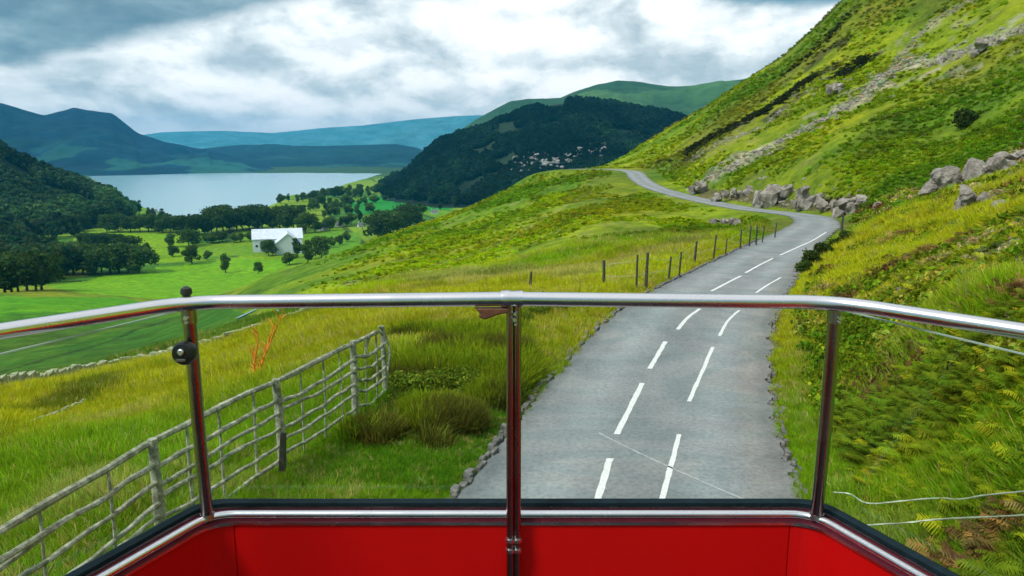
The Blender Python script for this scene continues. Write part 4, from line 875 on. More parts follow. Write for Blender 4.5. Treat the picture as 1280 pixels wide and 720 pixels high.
# ------------------------------------------------------------------ timber gate-fence left of the bus
FP = [atZ(482, 478, -.05), atZ(446, 525, 0), atZ(404, 560, 0), atZ(352, 598, 0)]
A_ = np.array([-2.15, 11.9]); B_ = np.array([-4.75, 3.3]); dirf = (B_ - A_) / np.linalg.norm(B_ - A_); LEN = np.linalg.norm(B_ - A_)
fz = lambda s: float(gz([A_[0] + dirf[0] * s], [A_[1] + dirf[1] * s])[0])
root = empty('timber_fence', (A_[0], A_[1], fz(0))); tag(root, 'weathered grey-green timber fence with sagging rails along the grass left of the bus', 'fence')
def FB(mb, name, mat, bev=.006, sm=False):
    mb.v = [(x_ - A_[0], y_ - A_[1], z_ - fz(0)) for x_, y_, z_ in mb.v]; return mb.build(name, mat, root, bevel=bev, smooth=sm)
def fp(s, h, off=0): return (A_[0] + dirf[0] * s - dirf[1] * off, A_[1] + dirf[1] * s + dirf[0] * off, fz(s) + h)
HT = 1.22
def rail(s0, s1, h0, h1, rad, sag, off=0, wv=.02, name='rail', n=14, seed=0):
    rs = random.Random(seed); P = []
    for i in range(n + 1):
        t = i / n; s = s0 + (s1 - s0) * t; h = h0 + (h1 - h0) * t - sag * 4 * t * (1 - t) + rs.uniform(-wv, wv); P.append(fp(s, h, off + rs.uniform(-.01, .01)))
    FB(MB().tube(catmull(P, 2), [rad * random.uniform(.85, 1.12) for _ in range(2 * n + 1)], 8, jitter=.05), name, M['wood'], 0, True)
posts_s = [1.0, 2.95, 5.1, 7.2]
rail(.15, LEN, HT, HT + .02, .038, 0, -.02, .006, 'top_rail', 16, 1)
hs_ = [1.0, .82, .63, .44, .24]
for j, h_ in enumerate(hs_):
    bounds = [-.05] + posts_s + [LEN]
    for k in range(len(bounds) - 1): rail(bounds[k] - .03, bounds[k + 1] + .03, h_ + random.uniform(-.04, .04), h_ + random.uniform(-.05, .05), .025 if j else .029, random.uniform(.02, .10), .03, .014, 'rail', 10, 10 * j + k)
for i, s in enumerate(posts_s + [-.02]):
    th = .062 if i < 4 else .05; hh = HT + (.06 if i != 3 else .02); b0 = np.array(fp(s, -.3)); t0 = np.array(fp(s + random.uniform(-.03, .03), hh)); FB(MB().tube([b0, (b0 + t0) / 2 + np.array([.01, 0, 0]), t0], [th, th * .95, th * .82], 7, jitter=.08), 'post', M['wood'], .006)
for s in (.3, .65, 1.4, 1.9, 2.45, 3.5, 4.1, 4.6, 5.7, 6.4, 7.8):
    w_ = random.uniform(.011, .02); b0 = np.array(fp(s, .04, .01)); t0 = np.array(fp(s + random.uniform(-.05, .05), HT - .01, .01)); FB(MB().tube([b0, (b0 * .5 + t0 * .5) + np.array([random.uniform(-.02, .02), 0, 0]), t0], [w_ * 1.1, w_, w_ * .9], 6, jitter=.1), 'picket', M['wood'], 0)
# hoop and curl at the far end
P = [fp(-.05 + .32 - .32 * math.cos(t), .98 + .30 * math.sin(t) * .9, 0) for t in np.linspace(0, 3.4, 12)]; FB(MB().tube(P, .022, 8, jitter=.06), 'end_hoop', M['wood'], 0, True)
P = [fp(-.02, .2, 0), fp(-.16, .5, 0), fp(-.2, .8, .03), fp(-.1, 1.1, 0), fp(.1, 1.3, 0)]; FB(MB().tube(catmull(P, 4), .02, 8, jitter=.06), 'end_brace', M['wood'], 0, True)
P = [fp(7.2, .9, 0), fp(6.6, .96, 0), fp(6.0, 1.02, 0)]; FB(MB().tube(P, [.03, .022, .016], 8), 'brace', M['wood'], 0, True)
# leaning dark board against the near rails
b0 = np.array(atZ(355, 600, fz(3.2) + .0)); mb = MB(); q = Matrix.Rotation(.12, 3, 'Y') @ Matrix.Rotation(.1, 3, 'X'); mb.box((b0[0], b0[1], b0[2] + .32), (.09, .05, .68), q, .8); o = mb.build('short_post', M['darkwood'], bevel=.01); tag(o, 'short dark leaning post at the foot of the timber fence', 'post')

# ------------------------------------------------------------------ roadside wire fence and posts
rf = empty('roadside_fence', put(795, 362, 8)); base_ = np.array(rf.location); tag(rf, 'wire fence on thin dark posts along the left side of the curving road', 'fence')
tops = []
for px, py, h_, th in [(755, 366, .95, .055), (795, 366, 1.15, .04), (807, 363, 1.2, .055), (835, 351, .85, .04), (848, 348, .95, .04), (867, 331, .95, .055), (891, 325, 1.1, .045), (906, 320, .8, .035), (925, 312, 1.0, .045), (936, 309, 1.1, .045), (945, 307, 1.0, .05), (952, 304, .9, .04), (968, 298, .9, .04)]:
    p = put(px, py, 12); k = random.uniform(-.1, .1); t0 = p + np.array([k, 0, h_]); mb = MB().tube([p - base_ - np.array([0, 0, .3]), t0 - base_], [th, th * .8], 6, jitter=.1); mb.build('post', M['darkwood'], rf); tops.append((p, t0))
for f_ in (.45, .85):
    P = catmull([p * (1 - f_) + t * f_ - base_ for p, t in tops], 3); mb = MB().tube(P, .006, 4); mb.build('wire', M['wire'], rf)
for px, py, h_, th, lb in [(663, 367, .75, .05, 'lone short dark post in the grass just right of the centre post'), (1052, 290, 1.3, .08, 'thick dark post at the right side of the sharp road bend'), (507, 366, .5, .05, 'thin dark stake behind the top rail, left of the rail coupling')][:2]:
    p = put(px, py, 12); mb = MB().tube([(0, 0, -.3), (0, 0, h_ * .5), (.03, 0, h_)], [th, th * .95, th * .75], 7, jitter=.1); o = mb.build('post', M['darkwood']); o.location = tuple(p); tag(o, lb, 'post')
# two slack strands of an old fence low on the right bank
wf = empty('slack_fence', put(1180, 640, 5)); base_ = np.array(wf.location); tag(wf, 'two slack pale fence strands low across the bank at the bottom right', 'fence')
for P, hh in (([(1042, 620), (1062, 624), (1078, 634), (1095, 636), (1130, 632), (1170, 629), (1200, 632), (1235, 628), (1330, 622)], .22), ([(1080, 664), (1130, 661), (1180, 657), (1230, 655), (1340, 655)], .2)):
    W = []
    for px, py in P:
        d_ = ray(px, py); q = put(px, py, 5); q2 = CAM + (q - CAM) * .88; W.append(q2 - base_)
    MB().tube(catmull(W, 5), .008, 6, jitter=.25).build('strand', M['wire'], wf)

# ------------------------------------------------------------------ valley: trees, woods and farm buildings
def row(px0, py0, px1, py1, n, h0, h1, label, group, k=None, jit=3, name='broadleaf_tree', wide=1.0, rmin=300):
    for i in range(n):
        t = (i + random.uniform(.2, .8)) / n; px = px0 + (px1 - px0) * t + random.uniform(-1, 1) * jit * .4; py = py0 + (py1 - py0) * t + random.uniform(-1, 1) * jit * .5
        p = put(px, py, rmin); m_ = np.linalg.norm(p - CAM) / F; tree(p, random.uniform(h0, h1) * m_, name, label, group, k, wide)
def one(px, py, h, label, k=None, wide=1.0, rmin=300, name='broadleaf_tree'):
    p = put(px, py, rmin); tree(p, h * np.linalg.norm(p - CAM) / F, name, label, None, k, wide)
one(240, 330, 21, 'round lone tree in the bright field, below the line of three', 0); one(260, 325, 11, 'smallest lone bush-like tree right of the round one in the bright field', 4)
one(282, 341, 22, 'narrow lone tree in the lower middle of the bright field', 1); one(323, 342, 13, 'small lone tree nearest the hill edge at the foot of the field', 0)
one(161, 323, 23, 'broad dark tree, left one of the pair in the bright field', 2, 1.25); one(184, 324, 18, 'rounder shorter tree, right one of the pair in the bright field', 1)
one(213, 309, 15, 'small tree at the left end of the hedge behind the lone trees', 0); one(236, 308, 18, 'dark wide tree behind the round lone tree', 2, 1.3)
one(336, 320, 18, 'dark tree standing in front of the white barn', 2); one(274, 303, 12, 'low wide tree left of the white barn', 2, 1.4); one(312, 302, 12, 'low tree touching the left corner of the white barn', 4)
one(372, 322, 24, 'dark tree against the right wall of the white barn', 3, 1.2); one(362, 331, 15, 'low bush-like tree at the hill edge below the barn', 4, 1.3)
one(385, 328, 26, 'tall dark tree right of the white barn by the hill edge', 1); one(402, 323, 26, 'broad tree rightmost in the clump beside the barn', 0, 1.2)
row(462, 305, 520, 284, 4, 26, 34, 'large brown-green tree in the clump rising behind the hill shoulder', 'large trees at the hill shoulder', 2, wide=1.2, rmin=200)
row(548, 265, 578, 254, 3, 11, 15, 'small dark tree peeping over the shoulder left of the wooded fell', 'small trees at the shoulder', 3, rmin=250)
row(122, 289, 150, 289, 2, 17, 20, 'dark tree of the hedge in front of the white cottage field', 'hedge trees by the cottage field', 2)
row(156, 289, 232, 290, 7, 14, 20, 'dark tree of the long hedge below the lake shore', 'long hedge below the lake', 2, wide=1.2)
row(60, 290, 112, 290, 5, 13, 17, 'dark tree of the hedge at the foot of the wooded slope', 'hedge at the foot of the wooded slope', 2)
row(148, 258, 205, 280, 7, 13, 17, 'shore tree along the near left shore of the lake', 'trees on the left lake shore', 3)
row(203, 280, 232, 290, 4, 13, 17, 'shore tree near the tip of the lake', 'trees at the lake tip')
row(240, 294, 318, 286, 9, 22, 29, 'tall dark tree of the wood below the lake, left of the barn', 'tall trees below the lake')
row(318, 285, 398, 292, 9, 20, 28, 'tall dark tree of the wood behind the white barn', 'tall trees behind the barn', wide=1.1)
row(348, 254, 400, 250, 6, 9, 12, 'small shore tree on the point at the right lake shore', 'trees on the lake point')
row(400, 250, 450, 244, 6, 11, 15, 'shore tree where the wooded fell meets the lake', 'trees under the wooded fell', rmin=400)
row(352, 268, 420, 262, 7, 9, 13, 'small tree in the hedge across the green by the lake', 'hedge across the lakeside green')
row(398, 290, 452, 278, 7, 11, 16, 'garden tree around the farm cottages', 'trees around the cottages')
row(400, 274, 470, 264, 8, 9, 14, 'hedge tree bordering the emerald field', 'hedge of the emerald field')
row(430, 252, 480, 240, 6, 9, 13, 'hedge tree above the emerald field at the fell foot', 'hedge at the fell foot')
row(206, 324, 232, 318, 1, 10, 12, 'tiny hedge tree at the edge of the bright field', 'tiny hedge tree')
row(238, 305, 310, 301, 6, 8, 12, 'small tree of the thin hedge left of the white barn', 'thin hedge left of the barn', 4, wide=1.2)
row(100, 309, 155, 309, 5, 10, 15, 'dark tree of the hedge between the two lower bright fields', 'hedge between the lower fields', 2, wide=1.1)
row(405, 262, 500, 248, 12, 7, 11, 'small tree dotted along the lane below the fell', 'trees along the lane below the fell', 4)
row(385, 258, 440, 256, 7, 8, 12, 'small tree scattered over the lakeside pasture', 'trees over the lakeside pasture', 0)
row(410, 310, 440, 300, 3, 10, 14, 'small tree in the strip of field beside the hill shoulder', 'trees beside the hill shoulder', 4)
row(52, 344, 178, 341, 11, 22, 32, 'dark tree of the thick hedge below the bright field', 'thick hedge at lower left', 2, wide=1.15)
row(0, 368, 60, 362, 6, 30, 42, 'large dark tree of the nearest wood at the left edge', 'nearest wood trees', 2, wide=1.1)
# woodland covering slopes and valley edge
def wood(name, G, n, hmin, hmax, tint, label, zmin=-66, lim=None):
    aa, t, x_, y_, z_, C_ = G; nr2, na2 = x_.shape; fi = RNG.uniform(0, nr2 - 1.001, n); fj = RNG.uniform(0, na2 - 1.001, n); i = fi.astype(int); j = fj.astype(int); u_ = fi - i; v_ = fj - j
    def bl(Q_): return (Q_[i, j] * (1 - v_) + Q_[i, j + 1] * v_) * (1 - u_) + (Q_[i + 1, j] * (1 - v_) + Q_[i + 1, j + 1] * v_) * u_
    X_, Y_, Z_ = bl(x_), bl(y_), bl(z_); k = (Z_ > zmin) & (t[i] < .12)
    if lim is not None: k &= lim(X_, Y_, Z_)
    X_, Y_, Z_ = X_[k], Y_[k], Z_[k]; s = RNG.uniform(hmin, hmax, len(X_)) / 10
    nn_ = fbm(X_ / 70, Y_ / 70, 91, 3); tb = np.array(tint) * (1 + 1.1 * np.clip(nn_, -.4, .6))[:, None]
    tb = np.where((fbm(X_ / 45, Z_ / 25, 92, 2) > .3)[:, None], tb * np.array([1.5, 1.6, 1.2]), tb)
    scatter(name, np.stack([X_, Y_, Z_ - .5], 1), s, vary(tb, .65, 1.35, .1), 'far_tree', label, 'woodland', .05)
wood('fell_woodland', WHg, 26000, 7, 13, [.016, .036, .022], 'dense dark conifer wood covering the round fell beside the lake', -66, lambda x_, y_, z_: fbm(x_ / 60, y_ / 60, 93, 3) > -.33)
wood('slope_woodland', LHg, 9000, 8, 15, [.036, .072, .028], 'dark mixed wood covering the slope at the left edge', -67, lambda x_, y_, z_: fbm(x_ / 60, y_ / 60, 94, 3) > -.25)
PX = RNG.uniform(-120, 118, 900); PY = 268 + (RNG.random(900) ** .8) * 88; lim_ = (PX < 30 + (PY - 268) * -.1 + 60 * (PY < 300) + 30 * (PY > 322) + RNG.normal(0, 14, 900)); PX, PY = PX[lim_], PY[lim_]
W = np.array([put(a_, b_, 300) for a_, b_ in zip(PX, PY)])
scatter('valley_woodland', W, RNG.uniform(1.0, 1.9, len(W)), vary(np.tile([.036, .07, .024], (len(W), 1)), .6, 1.5), 'far_tree', 'dark broadleaf wood spreading from the left slope into the fields', 'woodland', .05)
# quarry crags low on the wooded fell
qr = []
for k in range(420):
    px = random.uniform(640, 762); py = 214 - (px - 640) * .17 + random.gauss(0, 5); d_ = ray(px, py); h_ = math.hypot(d_[0], d_[1]); qr.append((px, py))
aa, tW, xW, yW, zW, _c = WHg
def hit_patch(px, py):
    d_ = ray(px, py); h_ = math.hypot(d_[0], d_[1]); a0 = math.atan2(d_[0], d_[1]); j = int(np.clip(np.searchsorted(aa, a0), 0, len(aa) - 1)); rr_ = np.hypot(xW[:, j], yW[:, j]); zl = CAM[2] + d_[2] / h_ * rr_; k = np.nonzero(zW[:, j] >= zl)[0]
    if len(k) == 0: return None
    k = k[0]; return np.array([xW[k, j], yW[k, j], zW[k, j]])
W = [q for q in (hit_patch(px, py) for px, py in qr) if q is not None]
W = np.array(W); s = RNG.uniform(4, 12, len(W)); scatter('quarry_crags', W + np.array([0, 0, 6.0]), np.stack([s * 1.2, s, s], 1), np.ones((len(W), 3)), 'crags', 'grey crags and quarry faces low on the dark wooded fell', 'crags', .4)

# buildings
def gable(mb, cx, cy, L, Wd, zb, ze, rz=0):
    """walls of a gabled block up to the eaves and its two gable triangles"""
    q = np.array(Matrix.Rotation(rz, 3, 'Z')); V = [(-L / 2, -Wd / 2, 0), (L / 2, -Wd / 2, 0), (L / 2, Wd / 2, 0), (-L / 2, Wd / 2, 0), (-L / 2, -Wd / 2, zb), (L / 2, -Wd / 2, zb), (L / 2, Wd / 2, zb), (-L / 2, Wd / 2, zb), (-L / 2, 0, ze), (L / 2, 0, ze)]
    mb.add(np.array(V) @ q.T + np.array([cx, cy, 0]), [(0, 1, 5, 4), (2, 3, 7, 6), (1, 2, 6, 9, 5), (3, 0, 4, 8, 7), (3, 2, 1, 0)])
def groof(mb, cx, cy, L, Wd, zb, ze, rz=0, o=.5, th=.25):
    q = np.array(Matrix.Rotation(rz, 3, 'Z')); sl_ = (ze - zb) / (Wd / 2); V = []
    for x_ in (-L / 2 - o, L / 2 + o):
        V += [(x_, -Wd / 2 - o, zb - o * sl_ + .03), (x_, 0, ze + .03), (x_, Wd / 2 + o, zb - o * sl_ + .03), (x_, -Wd / 2 - o, zb - o * sl_ + th), (x_, 0, ze + th), (x_, Wd / 2 + o, zb - o * sl_ + th)]
    mb.add(np.array(V) @ q.T + np.array([cx, cy, 0]), [(3, 9, 10, 4), (4, 10, 11, 5), (0, 1, 7, 6), (1, 2, 8, 7), (0, 6, 9, 3), (2, 5, 11, 8), (0, 3, 4, 1), (1, 4, 5, 2), (6, 7, 10, 9), (7, 8, 11, 10)])
pb = put(348, 316, 350); m_ = math.hypot(pb[0], pb[1]) / F; az0 = -math.atan2(pb[0], pb[1])
barn = empty('white_barn', (pb[0], pb[1], pb[2] - .3), az0); tag(barn, 'large white L-shaped farm barn among dark trees in the valley', 'barn')
Lb = 58 * m_; wb = MB(); gable(wb, 0, 16, Lb, 17, 9.5, 15.5); wb.build('wall', M['white'], barn); rb = MB(); groof(rb, 0, 16, Lb, 17, 9.5, 15.5); rb.build('roof', M['paleroof'], barn)
wb = MB(); gable(wb, Lb * .2, 1, 24, 18, 7.5, 14.5, math.pi / 2); wb.build('wing_wall', M['white'], barn); rb = MB(); groof(rb, Lb * .2, 1, 24, 18, 7.5, 14.5, math.pi / 2); rb.build('wing_roof', M['paleroof'], barn)
wb = MB(); wb.box((Lb * .2, -11.05, 2.4), (5, .16, 4.8)); wb.build('door', M['paleroof'], barn, bevel=.05)
for i in range(3): wb = MB(); wb.box((-Lb * .42 + i * 4.6, 7.45, 4.6), (1.6, .14, 1.6)); wb.build('window', M['darkwin'], barn)
def cottage(px, py, wpx, label, rz=.3):
    p = put(px, py, 300); m_ = np.linalg.norm(p - CAM) / F; L = wpx * m_; r_ = empty('cottage', (p[0], p[1], p[2] - .2), rz); tag(r_, label, 'cottage'); Wd = L * .6; hb = L * .36
    a_ = MB(); gable(a_, 0, 0, L, Wd, hb, hb * 1.75); a_.build('wall', M['white'], r_); a_ = MB(); groof(a_, 0, 0, L, Wd, hb, hb * 1.75, 0, .3, .2); rfo = a_.build('roof', M['slate'], r_)
    for sx_ in (-1, 1): a_ = MB(); a_.box((sx_ * L * .42, 0, hb * 1.95), (L * .07, L * .09, hb * .55)); a_.build('chimney', M['white'], rfo)
    for sx_ in (-.28, .28): a_ = MB(); a_.box((sx_ * L, -Wd / 2 - .02, hb * .55), (L * .12, .1, hb * .35)); a_.build('window', M['darkwin'], r_)
    a_ = MB(); a_.box((0, -Wd / 2 - .02, hb * .33), (L * .1, .1, hb * .62)); a_.build('door', M['darkwin'], r_)
cottage(191, 268, 9, 'tiny white cottage among the trees on the left lake shore'); cottage(404, 288, 11, 'white cottage just right of the barn trees', -.2)
cottage(452, 284, 9, 'white cottage right of the garden trees near the hill shoulder', .5); cottage(543, 267, 8, 'white cottage peeping over the hill shoulder below the wooded fell', .1)
cottage(424, 283, 8, 'white cottage in the middle of the hamlet between two others', .2)
# ------------------------------------------------------------------ the open-top bus, front of its upper deck
bus = empty('open_top_bus', (0, 1.6, 0)); tag(bus, 'red open-top bus, upper deck front with chrome rails and glass panels over the road', 'bus')
inv = Vector((0, -1.6, 0))
def B(mb, name, mat, **k):
    mb.v = [(x, y - 1.6, z) for x, y, z in mb.v]; par = k.pop('parent', bus); return mb.build(name, mat, par, **k)
def arc_path(pts, rad, n=8):               # polyline with rounded corners
    P = [np.array(p, float) for p in pts]; out = [P[0]]
    for i in range(1, len(P) - 1):
        a = P[i - 1] - P[i]; b_ = P[i + 1] - P[i]; la = np.linalg.norm(a); lb = np.linalg.norm(b_); k = min(rad, la * .45, lb * .45)
        p0 = P[i] + a / la * k; p1 = P[i] + b_ / lb * k
        for q in range(n + 1):
            t = q / n; out.append((1 - t) ** 2 * p0 + 2 * t * (1 - t) * P[i] + t * t * p1)
    out.append(P[-1]); return np.array(out)
ZT, ZL = 3.87, 3.34
top_r = [(.708, 1.577, ZT), (.955, 1.30, ZT), (1.10, 1.10, ZT), (1.14, .7, ZT), (1.14, -2.5, ZT)]
top_l = [(-x, y, z) for x, y, z in top_r]
Pt = arc_path(top_l[::-1] + [(-.02, 1.592, ZT + .005)], .09); B(MB().tube(Pt, .0155, 20), 'top_rail', M['chrome'], smooth=True)
Pt = arc_path([(.02, 1.592, ZT + .005)] + top_r, .09); B(MB().tube(Pt, .0155, 20), 'top_rail', M['chrome'], smooth=True)
cpl = B(MB().tube([(-.024, 1.592, ZT + .005), (-.012, 1.592, ZT + .005), (0, 1.592, ZT + .005), (.024, 1.592, ZT + .005)], [.018, .0195, .0175, .0185], 20), 'rail_coupling', M['chrome'], smooth=True)
# plan of the front wall
low = [(.715, 1.632), (.835, 1.36), (1.0, 1.0), (1.08, .6), (1.08, -2.5)]
def plan(off, z, k=.06):
    # offset outwards (positive) from the inner face
    pts = []
    base_ = [(-x, y) for x, y in low[::-1]] + low
    for i, (x, y) in enumerate(base_):
        a = np.array(base_[max(0, i - 1)]); b_ = np.array(base_[min(len(base_) - 1, i + 1)]); p = np.array((x, y))
        d1 = (p - a) / (np.linalg.norm(p - a) + 1e-9) if i > 0 else None; d2 = (b_ - p) / (np.linalg.norm(b_ - p) + 1e-9) if i < len(base_) - 1 else None
        if d1 is None: d1 = d2
        if d2 is None: d2 = d1
        n1 = np.array([-d1[1], d1[0]]); n2 = np.array([-d2[1], d2[0]]); nn_ = n1 + n2; nn_ /= np.linalg.norm(nn_); nn_ /= max(.5, np.dot(nn_, n1))
        q = p + nn_ * off; pts.append((q[0], q[1], z))
    return arc_path(pts, k, 6)
def strip(name, offs_z, mat, smooth=False, close=True, k=.06, parent=bus, rng=None):
    """loft of the plan curve at several (offset, z) pairs"""
    rows = [plan(o_, z_, k) for o_, z_ in offs_z]
    if rng is not None: rows = [r_[rng[0]:rng[1]] for r_ in rows]
    n = len(rows[0]); mb = MB(); V = [p for r_ in rows for p in r_]; m_ = len(rows); Fc = []
    for j in range(m_ if close else m_ - 1):
        j2_ = (j + 1) % m_
        for i in range(n - 1): Fc.append((j * n + i, j * n + i + 1, j2_ * n + i + 1, j2_ * n + i))
    if close: Fc.append(tuple(j * n for j in range(m_))); Fc.append(tuple(j * n + n - 1 for j in range(m_ - 1, -1, -1)))
    mb.add(V, Fc); return B(mb, name, mat, smooth=smooth, parent=parent)
nP = len(plan(0, 0)); q1 = 0; 
P0 = plan(0, 0); iL = int(np.argmin(np.abs(P0[:, 0] + .64) + np.abs(P0[:, 1] - 1.632))); iR = nP - 1 - iL
pan = [(0, 3.3215), (0, 2.3605), (.0035, 2.3605), (.0035, 3.3215)]
# inner panels: one piece each side, one across the front
def panel(P, name='inner_panel'):
    mb = MB(); P = np.array(P); n = len(P)
    V = []
    T_ = np.gradient(P[:, :2], axis=0); T_ /= np.linalg.norm(T_, axis=1)[:, None]; Nn = np.stack([-T_[:, 1], T_[:, 0]], 1)
    for o_, z_ in pan: V += [(P[i, 0] + Nn[i, 0] * o_, P[i, 1] + Nn[i, 1] * o_, z_) for i in range(n)]
    Fc = []
    for j in range(4):
        for i in range(n - 1): Fc.append((j * n + i, j * n + i + 1, ((j + 1) % 4) * n + i + 1, ((j + 1) % 4) * n + i))
    Fc.append((0, n, 2 * n, 3 * n)); Fc.append((4 * n - 1, 3 * n - 1, 2 * n - 1, n - 1)); mb.add(V, Fc); return B(mb, name, M['red'], bevel=.0012)
XS = .665
left_side = [p for p in P0 if p[0] < -XS] + [(-XS - .001, 1.632, 0)]; right_side = [(XS + .001, 1.632, 0)] + [p for p in P0 if p[0] > XS]
panel(left_side); panel([(x, 1.632, 0) for x in np.linspace(-XS + .001, -.008, 6)]); panel([(x, 1.632, 0) for x in np.linspace(.008, XS - .001, 6)]); panel(right_side)
strip('panel_backing', [(.004, 3.322), (.004, 2.36), (.045, 2.36), (.045, 3.322)], M['red'])
strip('sill_trim', [(-.001, 3.323), (-.001, 3.3315), (.045, 3.3365), (.045, 3.323)], M['maroon'])
strip('sill_lip', [(-.004, 3.316), (-.004, 3.3225), (-.001, 3.3225), (-.001, 3.316)], M['chrome'])
strip('rubber_seal', [(.0455, 3.333), (.0455, 3.348), (.058, 3.353), (.070, 3.348), (.070, 3.333)], M['rubber'])
strip('seal_bead', [(.036, 3.3365), (.036, 3.341), (.0450, 3.341), (.0450, 3.3365)], M['steel'])
Pl = plan(.006, ZL)
mid = nP // 2
half = [p for p in Pl if p[0] < -.02] + [(-.012, 1.638, ZL)]
B(MB().tube(half, .009, 14), 'lower_rail', M['chrome'], smooth=True)
half = [(.012, 1.638, ZL)] + [p for p in Pl if p[0] > .02]
B(MB().tube(half, .009, 14), 'lower_rail', M['chrome'], smooth=True)
# deck floor and outer body
mb = MB(); Pf = plan(.0, 2.35); mb.add(list(Pf) + [(p[0], p[1], 2.30) for p in Pf], [tuple(range(nP)), tuple(range(2 * nP - 1, nP - 1, -1))]); B(mb, 'deck_floor', M['rubber'])
strip('body_shell', [(.0705, 3.334), (.0705, 2.2), (.10, 1.9), (.12, 1.0), (.13, .35), (.11, .35), (.10, 1.0), (.08, 1.9), (.0600, 2.2), (.0600, 3.326)], M['red'])
# posts
def post(sx_):
    P = [(sx_ * .706, 1.577, ZT - .012), (sx_ * .716, 1.60, ZL + .25), (sx_ * .722, 1.622, ZL - .004)]
    p_ = B(MB().tube(P, [.0142, .0142, .0142], 16), 'post', M['steel'], smooth=True)
    B(MB().tube([(sx_ * .706, 1.577, ZT - .045), (sx_ * .706, 1.577, ZT - .014)], [.0165, .0165], 16), 'post_collar', M['steel'], smooth=True)
    B(MB().tube([(sx_ * .706 + .002, 1.560, ZT - .03), (sx_ * .706 + .002, 1.552, ZT - .03)], [.006, .005], 10), 'screw', M['chrome'], smooth=True)
    B(MB().tube([(sx_ * .706 + .002, 1.560, ZT - .04), (sx_ * .706 + .002, 1.553, ZT - .04)], [.004, .003], 10), 'screw', M['chrome'], smooth=True)
    B(MB().tube([(sx_ * .722, 1.622, ZL - .002), (sx_ * .722, 1.622, ZL + .010)], [.019, .0165], 16), 'post_foot', M['steel'], smooth=True)
post(-1); post(1)
for dx, rr_ in ((-.008, .0092), (.0085, .0086)):
    B(MB().tube([(.004 + dx, 1.592, ZT - .01), (.004 + dx, 1.606, 3.5), (.004 + dx, 1.612, 3.34), (.004 + dx, 1.612, 2.40)], rr_, 14), 'centre_post', M['steel'], smooth=True)
    for zz in (3.288, 3.262): B(MB().tube([(.004 + dx, 1.612, zz - .004), (.004 + dx, 1.612, zz + .004)], rr_ + .0035, 14), 'clamp_ring', M['chrome'], smooth=True)
for zz, q in ((ZT - .027, .005), (ZT - .04, .006), (ZT - .05, .004)): B(MB().tube([(.012 - q, 1.585, zz), (.012 - q, 1.578, zz)], [q, q * .8], 10), 'screw', M['chrome'], smooth=True)
# latch hanging under the rail, left of the coupling
br = MB(); V = []
for y_ in (1.580, 1.600):
    V += [(-.082, y_, ZT - .014), (-.006, y_, ZT - .014), (-.006, y_, ZT - .024), (-.030, y_, ZT - .029), (-.060, y_, ZT - .040), (-.074, y_, ZT - .034), (-.070, y_, ZT - .026)]
br.add(V, [tuple(range(6, -1, -1)), tuple(range(7, 14))] + [(i, (i + 1) % 7, (i + 1) % 7 + 7, i + 7) for i in range(7)]); B(br, 'latch_bracket', M['bronze'], bevel=.003)
# round black knob on the left post
kx, ky, kz = -.708, 1.545, 3.765
def lathe_y(prof, cx, cy, cz, n=28):
    mb = MB(); V = []
    for yy, r_ in prof: V += [(cx + r_ * math.cos(2 * math.pi * k / n), cy + yy, cz + r_ * math.sin(2 * math.pi * k / n)) for k in range(n)]
    Fc = [(j * n + k, j * n + (k + 1) % n, (j + 1) * n + (k + 1) % n, (j + 1) * n + k) for j in range(len(prof) - 1) for k in range(n)]
    Fc.append(tuple(range(n))); Fc.append(tuple(range(len(prof) * n - 1, (len(prof) - 1) * n - 1, -1))); mb.add(V, [tuple(reversed(f)) for f in Fc]); return mb
kn = B(lathe_y([(.022, .012), (.016, .014), (.014, .023), (.006, .0255), (-.006, .0255), (-.012, .022), (-.014, .012), (-.0135, .0115)], kx, ky, kz), 'knob', M['black'], smooth=True)
k2 = B(lathe_y([(-.013, .0075), (-.018, .0072), (-.020, .005)], kx - .001, ky, kz + .006), 'knob_cap', M['chrome'], smooth=True, parent=kn)
k3 = B(MB().box((kx - .003, ky - .0150, kz - .012), (.022, .003, .006)), 'knob_mark', M['steel'], parent=kn, bevel=.001)
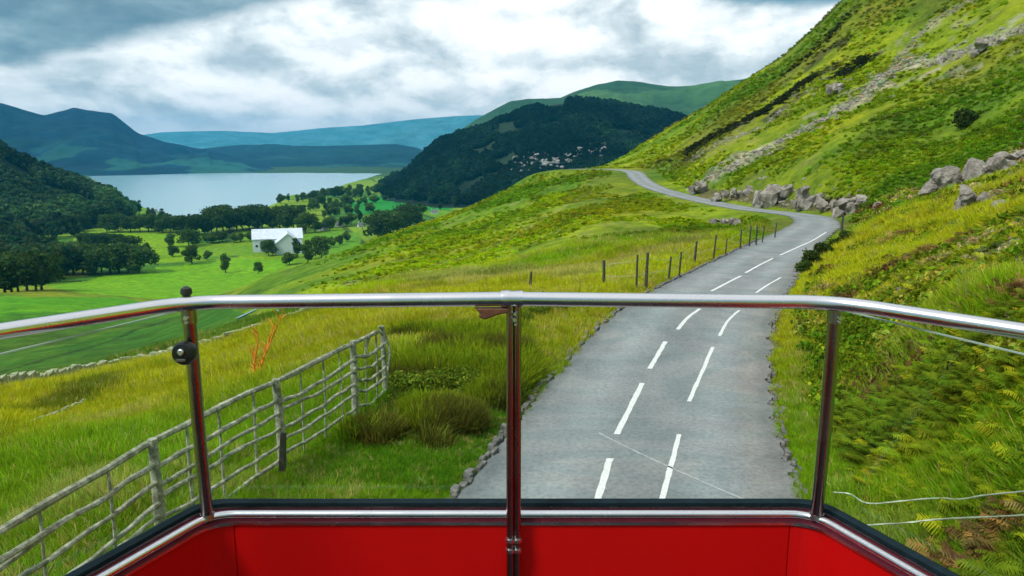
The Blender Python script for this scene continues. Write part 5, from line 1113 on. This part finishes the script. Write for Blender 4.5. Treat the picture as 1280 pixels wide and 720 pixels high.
kc = MB(); kc.tube([(-.708, 1.577, ZT + .012), (-.708, 1.577, ZT + .016), (-.708, 1.577, ZT + .021), (-.708, 1.577, ZT + .031), (-.708, 1.577, ZT + .036)], [.007, .009, .0125, .011, .004], 16); B(kc, 'stud_cap', M['black'], smooth=True)
# glass panes, standing in the seal just outside the posts
def pane(P2, ztop, tilt=0):
    P2 = np.array(P2); n = len(P2); T_ = np.gradient(P2, axis=0); T_ /= np.linalg.norm(T_, axis=1)[:, None]; Nn = np.stack([-T_[:, 1], T_[:, 0]], 1); mb = MB(); zt = ztop
    A = [(p[0], p[1], 3.350) for p in P2] + [(p[0] - q[0] * tilt, p[1] - q[1] * tilt, zt) for p, q in zip(P2, Nn)]
    mb.add(A, [(i, i + 1, n + i + 1, n + i) for i in range(n - 1)]); g = B(mb, 'glass_pane', M['glass'])
    e = MB(); V = []; 
    for o_ in (0, .006):
        for dz in (0, .0025): V += [(p[0] - q[0] * (tilt - o_), p[1] - q[1] * (tilt - o_), zt + dz) for p, q in zip(P2, Nn)]
    Fc = [];
    for i in range(n - 1): Fc += [(i, i + 1, n + i + 1, n + i), (n + i, n + i + 1, 3 * n + i + 1, 3 * n + i), (i, 2 * n + i, 2 * n + i + 1, i + 1), (2 * n + i, 3 * n + i, 3 * n + i + 1, 2 * n + i + 1)]
    e.add(V, Fc); B(e, 'glass_edge', M['glass_edge'], parent=g)
yg = 1.632 + .062
pane([(-.70, yg), (-.35, yg), (-.006, yg)], 3.848, .05); pane([(.006, yg), (.35, yg), (.70, yg)], 3.848, .05)
Pg = plan(.062, 0); pane([p[:2] for p in Pg if p[0] > .712], 3.838, .03); pane([p[:2] for p in Pg if p[0] < -.712], 3.838, .03)

# ------------------------------------------------------------------ render settings
S.render.engine = 'CYCLES'; S.cycles.use_denoising = True; S.cycles.max_bounces = 6; S.cycles.diffuse_bounces = 3; S.cycles.transparent_max_bounces = 24
S.cycles.volume_bounces = 1; S.cycles.use_adaptive_sampling = True; S.cycles.adaptive_threshold = .02; S.cycles.sample_clamp_indirect = 6
S.view_settings.view_transform = 'Standard'; S.view_settings.look = 'None'; S.view_settings.gamma = 1; S.view_settings.exposure = .55
S.render.resolution_x = 1024; S.render.resolution_y = 576
